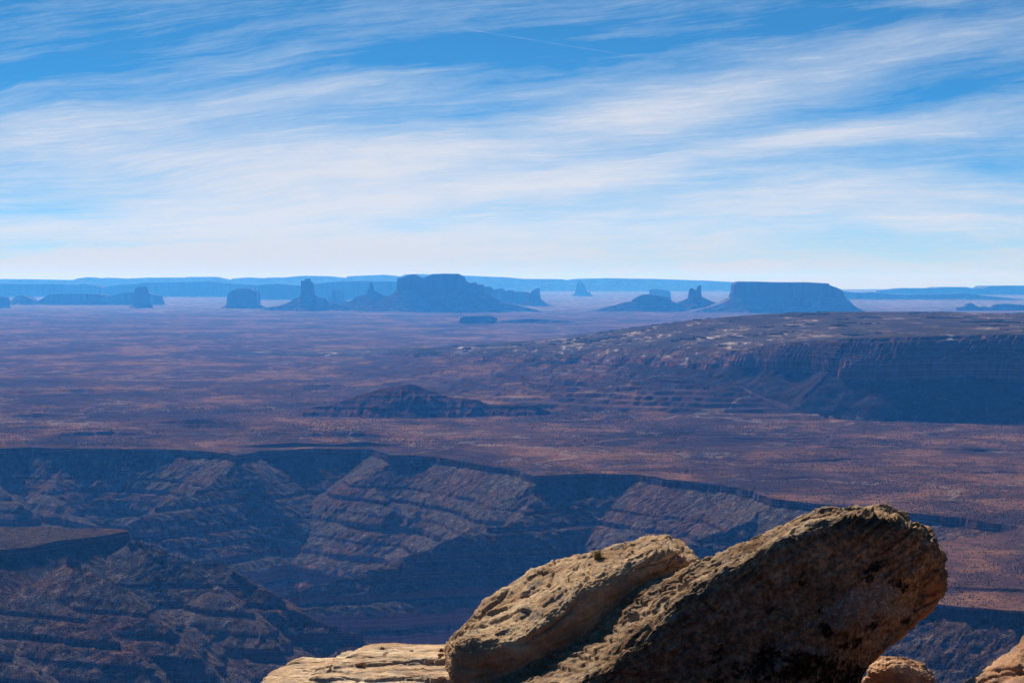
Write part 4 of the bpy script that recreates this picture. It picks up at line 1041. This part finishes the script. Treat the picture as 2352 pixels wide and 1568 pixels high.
tuft('grass_tuft', 'dry grass tuft growing in the gap where the two boulders meet', find(PA, 1252, 1490), .17, 240, .6, M_GRASS, 902)
tuft('grass_tuft', 'tiny straw-coloured tuft on the lit top of the biggest boulder', find(PA, 1335, 1474), .05, 70, .8, M_GRASS, 903)
tuft('grass_tuft', 'tiny orange-brown sprig in the middle of the second boulder', find(PB, 1316, 1306), .05, 50, .8, M_TWIG, 904)
tuft('dead_shrub', 'dark leafless twiggy shrub on the back edge of the pale ledge', find(LP, 878, 1488), .085, 120, 1.2, M_TWIG, 905, cat='shrub')
tuft('dead_shrub', 'small round brown shrub on the ledge against the second boulder', find(LP, 1014, 1492), .07, 200, .9, M_TWIG, 906, cat='shrub')

def stone(px, py, r, label, seed):
    base = find(LP, px, py); rg = np.random.RandomState(seed)
    u_, v_ = np.meshgrid(np.linspace(0, 2 * math.pi, 24, endpoint=False), np.linspace(0, math.pi, 14))
    n = np.stack([np.sin(v_) * np.cos(u_), np.sin(v_) * np.sin(u_), np.cos(v_)], -1)
    for q in range(7):                  # flat broken faces
        a = rg.normal(size=3); a /= np.linalg.norm(a); h = n @ a; c_ = rg.uniform(.55, .8)
        n = n - np.clip(h - c_, 0, None)[..., None] * a
    p = n * np.array([1.25, .9, .62]) * r
    i = np.arange(13)[:, None] * 24 + np.arange(24)[None, :]; i2 = np.arange(13)[:, None] * 24 + (np.arange(24)[None, :] + 1) % 24
    o, _ = mesh_np('stone', p.reshape(-1, 3), np.stack([i, i + 24, i2 + 24, i2], -1).reshape(-1, 4), M_ROCK_R)
    o.location = base + np.array([0, 0, r * .35]); return tag(o, label, 'stone', 'loose stones on the pale ledge')
stone(1011, 1503, .05, 'small loose stone on the pale ledge beside the second boulder, upper of the two there', 951)
stone(1013, 1560, .06, 'small loose stone low on the pale ledge beside the second boulder', 952)
stone(828, 1525, .07, 'small loose stone near the left end of the pale ledge', 953)

# ---------------------------------------------------------------- haze
def box(name, lo, hi, mat):
    x0, y0, z0 = lo; x1, y1, z1 = hi
    Vb = [(x0, y0, z0), (x1, y0, z0), (x1, y1, z0), (x0, y1, z0), (x0, y0, z1), (x1, y0, z1), (x1, y1, z1), (x0, y1, z1)]
    o, _ = mesh_np(name, Vb, [(3, 2, 1, 0), (4, 5, 6, 7), (0, 1, 5, 4), (1, 2, 6, 5), (2, 3, 7, 6), (3, 0, 4, 7)], mat); return o
mh, nt = new_mat('haze_air'); b = NB(nt)
pv = b.n('ShaderNodeVolumePrincipled')
pv.inputs['Density'].default_value = 1.95e-5
pv.inputs['Color'].default_value = (.055, .30, 1.0, 1)
pv.inputs['Absorption Color'].default_value = (1, 1, 1, 1)
pv.inputs['Anisotropy'].default_value = 0.33
om = b.n('ShaderNodeOutputMaterial'); nt.links.new(pv.outputs[0], om.inputs['Volume'])
haze = box('haze', (-140000, -5000, -1000), (140000, 84000, 368), mh); tag(haze, kind='stuff')

# ---------------------------------------------------------------- sky
wd = bpy.data.worlds.new('World'); SC.world = wd; wd.use_nodes = True
nt = wd.node_tree; nt.nodes.clear(); b = NB(nt)
SKY_STRENGTH = 0.05
tc = b.n('ShaderNodeTexCoord'); d = tc.outputs['Generated']
dx, dy, dz = b.sep(d)
# clear sky: the gradient is taken a little higher up than the view, for the deep desert blue
sk = b.n('ShaderNodeTexSky', sky_type='NISHITA'); sk.sun_disc = False
sk.sun_elevation = R(SUN_EL); sk.sun_rotation = R(SUN_AZ); sk.altitude = 1900; sk.air_density = 1.0; sk.dust_density = .2; sk.ozone_density = 3.0
zz_ = b.math('ADD', b.math('MULTIPLY', dz, 4.2), .02)
nt.links.new(b.vmath('NORMALIZE', b.comb(dx, dy, zz_)), sk.inputs['Vector'])
clear = b.mix(1, sk.outputs[0], (.20, .98, 1.30), 'MULTIPLY')
# cirrus, in angles about the viewpoint of the sky dome: u to the right, v upwards (thousandths of the photograph's focal length)
az = b.math('ARCTAN2', dx, dy)
u = b.math('MULTIPLY', az, F / 1000)
v = b.math('MULTIPLY', b.math('DIVIDE', dz, b.math('SQRT', b.math('ADD', b.math('MULTIPLY', dx, dx), b.math('MULTIPLY', dy, dy)))), F / 1000)
w1 = b.noise(b.comb(b.math('MULTIPLY', u, .9), b.math('MULTIPLY', v, 2.2), 0), 1.0, 3)
w2 = b.noise(b.comb(b.math('MULTIPLY', u, 2.6), b.math('MULTIPLY', v, 7.0), 3.3), 1.0, 3)
vw = b.math('ADD', v, b.math('ADD', b.math('MULTIPLY', b.math('SUBTRACT', w1, .5), .11), b.math('MULTIPLY', b.math('SUBTRACT', w2, .5), .05)))
th = b.math('MULTIPLY', b.math('DIVIDE', vw, b.math('ADD', u, 4.6)), 4.6)     # streaks fan out from a point far to the left
def layer(fu, fv, det, rough, seed):
    return b.math('MULTIPLY_ADD', b.noise(b.comb(b.math('MULTIPLY', u, fu), b.math('MULTIPLY', th, fv), seed), 1.0, det, rough), 2.0, -.5)
L1 = layer(.8, 7.0, 5, .6, 1.7); L2 = layer(1.6, 21.0, 7, .72, 5.1); L3 = layer(4.2, 85.0, 7, .75, 9.4); L4 = layer(5.0, 15.0, 8, .75, 12.9)
f = b.math('ADD', b.math('ADD', b.math('MULTIPLY', L1, .33), b.math('MULTIPLY', L4, .20)), b.math('ADD', b.math('MULTIPLY', L2, .27), b.math('MULTIPLY', L3, .20)))
SPOTS = [  # centre (photograph units), half sizes, tilt, strength: where the veil is thick (+) or open (-)
    (620, 440, 520, 110, -3, 0.338), (480, 250, 480, 45, -7, 0.208), (500, 150, 260, 35, -6, 0.156), (200, 330, 330, 60, 0, 0.130), (950, 370, 300, 60, -2, 0.130),
    (1750, 190, 520, 62, -13, 0.338), (1420, 255, 220, 40, -10, 0.208), (2250, 110, 260, 40, -3, 0.182), (1750, 330, 620, 30, -10, 0.260), (2200, 290, 300, 30, -5, 0.182),
    (1850, 450, 340, 38, -9, 0.208), (1350, 420, 320, 60, -4, 0.156), (1450, 70, 240, 18, -9, 0.182), (1050, 25, 260, 20, -3, 0.078), (2100, 22, 200, 12, 0, 0.169),
    (500, 590, 900, 30, -4, 0.130), (1300, 560, 900, 50, -3, 0.156), (2200, 510, 260, 14, 1, 0.195), (2250, 455, 200, 12, 1, 0.130), (760, 205, 200, 16, -8, 0.156),
    (1250, 130, 330, 70, -5, -0.184), (2050, 240, 300, 28, -6, -0.253), (2280, 390, 170, 40, -4, -0.161), (200, 130, 330, 80, 0, -0.115), (1900, 45, 430, 40, 0, -0.184), (2100, 560, 320, 40, 0, -0.069), (1150, 300, 170, 45, 0, -0.046), (150, 470, 150, 25, 0, -0.092), (1050, 120, 180, 50, 0, -0.092)]
cov = None
for (px, py, rx, ry, tl, st) in SPOTS:
    ca, sa = math.cos(R(-tl)), math.sin(R(-tl))
    du = b.math('SUBTRACT', u, (px - CX) / 1000); dv = b.math('SUBTRACT', vw, (EY - py) / 1000)
    a1 = b.math('ADD', b.math('MULTIPLY', du, ca * 1000 / rx), b.math('MULTIPLY', dv, sa * 1000 / rx))
    a2 = b.math('ADD', b.math('MULTIPLY', du, -sa * 1000 / ry), b.math('MULTIPLY', dv, ca * 1000 / ry))
    e = b.math('MULTIPLY', b.math('EXPONENT', b.math('MULTIPLY', b.math('ADD', b.math('MULTIPLY', a1, a1), b.math('MULTIPLY', a2, a2)), -1.0)), st)
    cov = e if cov is None else b.math('ADD', cov, e)
low = b.math('ADD', b.mrange(v, .50, .02, .0, .46), b.mrange(v, .16, .0, 0, .25))
dens_ = b.math('ADD', b.math('ADD', f, cov), low)
fib = b.math('MULTIPLY', b.mrange(L3, .55, .95), b.mrange(dens_, .45, .75, 0, .12))
mask = b.math('ADD', b.mrange(dens_, .40, 1.20, .03, 1), fib)
front = b.mrange(b.math('ABSOLUTE', az), .35, .8, 1, 0)                       # veil cut off behind the camera so that shade stays dark
upper = b.mrange(v, .75, 1.3, 1, .0)
mask = b.math('MULTIPLY', b.math('MULTIPLY', mask, front), upper)
# old contrail
cu0, cv0, cu1, cv1 = (1025 - CX) / 1000, (EY - 60) / 1000, (1480 - CX) / 1000, (EY - 134) / 1000
slope_ = (cv1 - cv0) / (cu1 - cu0)
ct = b.math('SUBTRACT', v, b.math('ADD', b.math('MULTIPLY', b.math('SUBTRACT', u, cu0), slope_), cv0))
cl = b.math('MULTIPLY', b.mrange(b.math('ABSOLUTE', ct), .0006, .0026, 1, 0), b.math('MULTIPLY', b.mrange(u, cu0, cu0 + .06), b.mrange(u, cu1 - .03, cu1, 1, 0)))
cl = b.math('MULTIPLY', cl, b.mrange(L3, .3, .7, .02, .11))
mask = b.math('MAXIMUM', mask, b.math('ADD', mask, cl))
mask = b.math('MINIMUM', mask, .97)
cloud = b.mix(b.mrange(dens_, .6, 1.0), (.41, .465, .52), (.475, .49, .53))
cloud = b.mix(b.mrange(v, .14, .01), cloud, (.43, .385, .31))
cloudc = b.mix(1, cloud, (1 / SKY_STRENGTH,) * 3, 'MULTIPLY')
skyc = b.mix(mask, clear, cloudc)
bg = b.n('ShaderNodeBackground'); b.put(bg.inputs['Color'], skyc); bg.inputs['Strength'].default_value = SKY_STRENGTH
wo = b.n('ShaderNodeOutputWorld'); nt.links.new(bg.outputs[0], wo.inputs[0])
for nd in nt.nodes:
    if nd.type == 'MIX': nd.clamp_result = False

# ---------------------------------------------------------------- sun, camera, render settings
sl = bpy.data.lights.new('sun', 'SUN'); sl.energy = 5.0; sl.angle = R(.5); sl.color = (1.0, .94, .84)
so = bpy.data.objects.new('sun', sl); COL.objects.link(so)
from mathutils import Vector
Ld = Vector((math.sin(R(SUN_AZ)) * math.cos(R(SUN_EL)), math.cos(R(SUN_AZ)) * math.cos(R(SUN_EL)), math.sin(R(SUN_EL))))
so.rotation_euler = Ld.to_track_quat('Z', 'Y').to_euler(); so.location = (0, 0, 50)
cam = bpy.data.cameras.new('camera'); co = bpy.data.objects.new('camera', cam); COL.objects.link(co)
cam.sensor_width = 36; cam.lens = 36 * F / 2352; cam.shift_y = -(784 - EY) / 2352
co.rotation_euler = (R(90), 0, 0); cam.clip_start = .5; cam.clip_end = 300000
SC.camera = co
SC.view_settings.view_transform = 'Standard'; SC.view_settings.look = 'None'; SC.view_settings.exposure = .60; SC.view_settings.gamma = 1
SC.render.engine = 'CYCLES'
cy = SC.cycles
cy.use_denoising = True; cy.volume_bounces = 0; cy.max_bounces = 5; cy.diffuse_bounces = 3; cy.volume_max_steps = 64
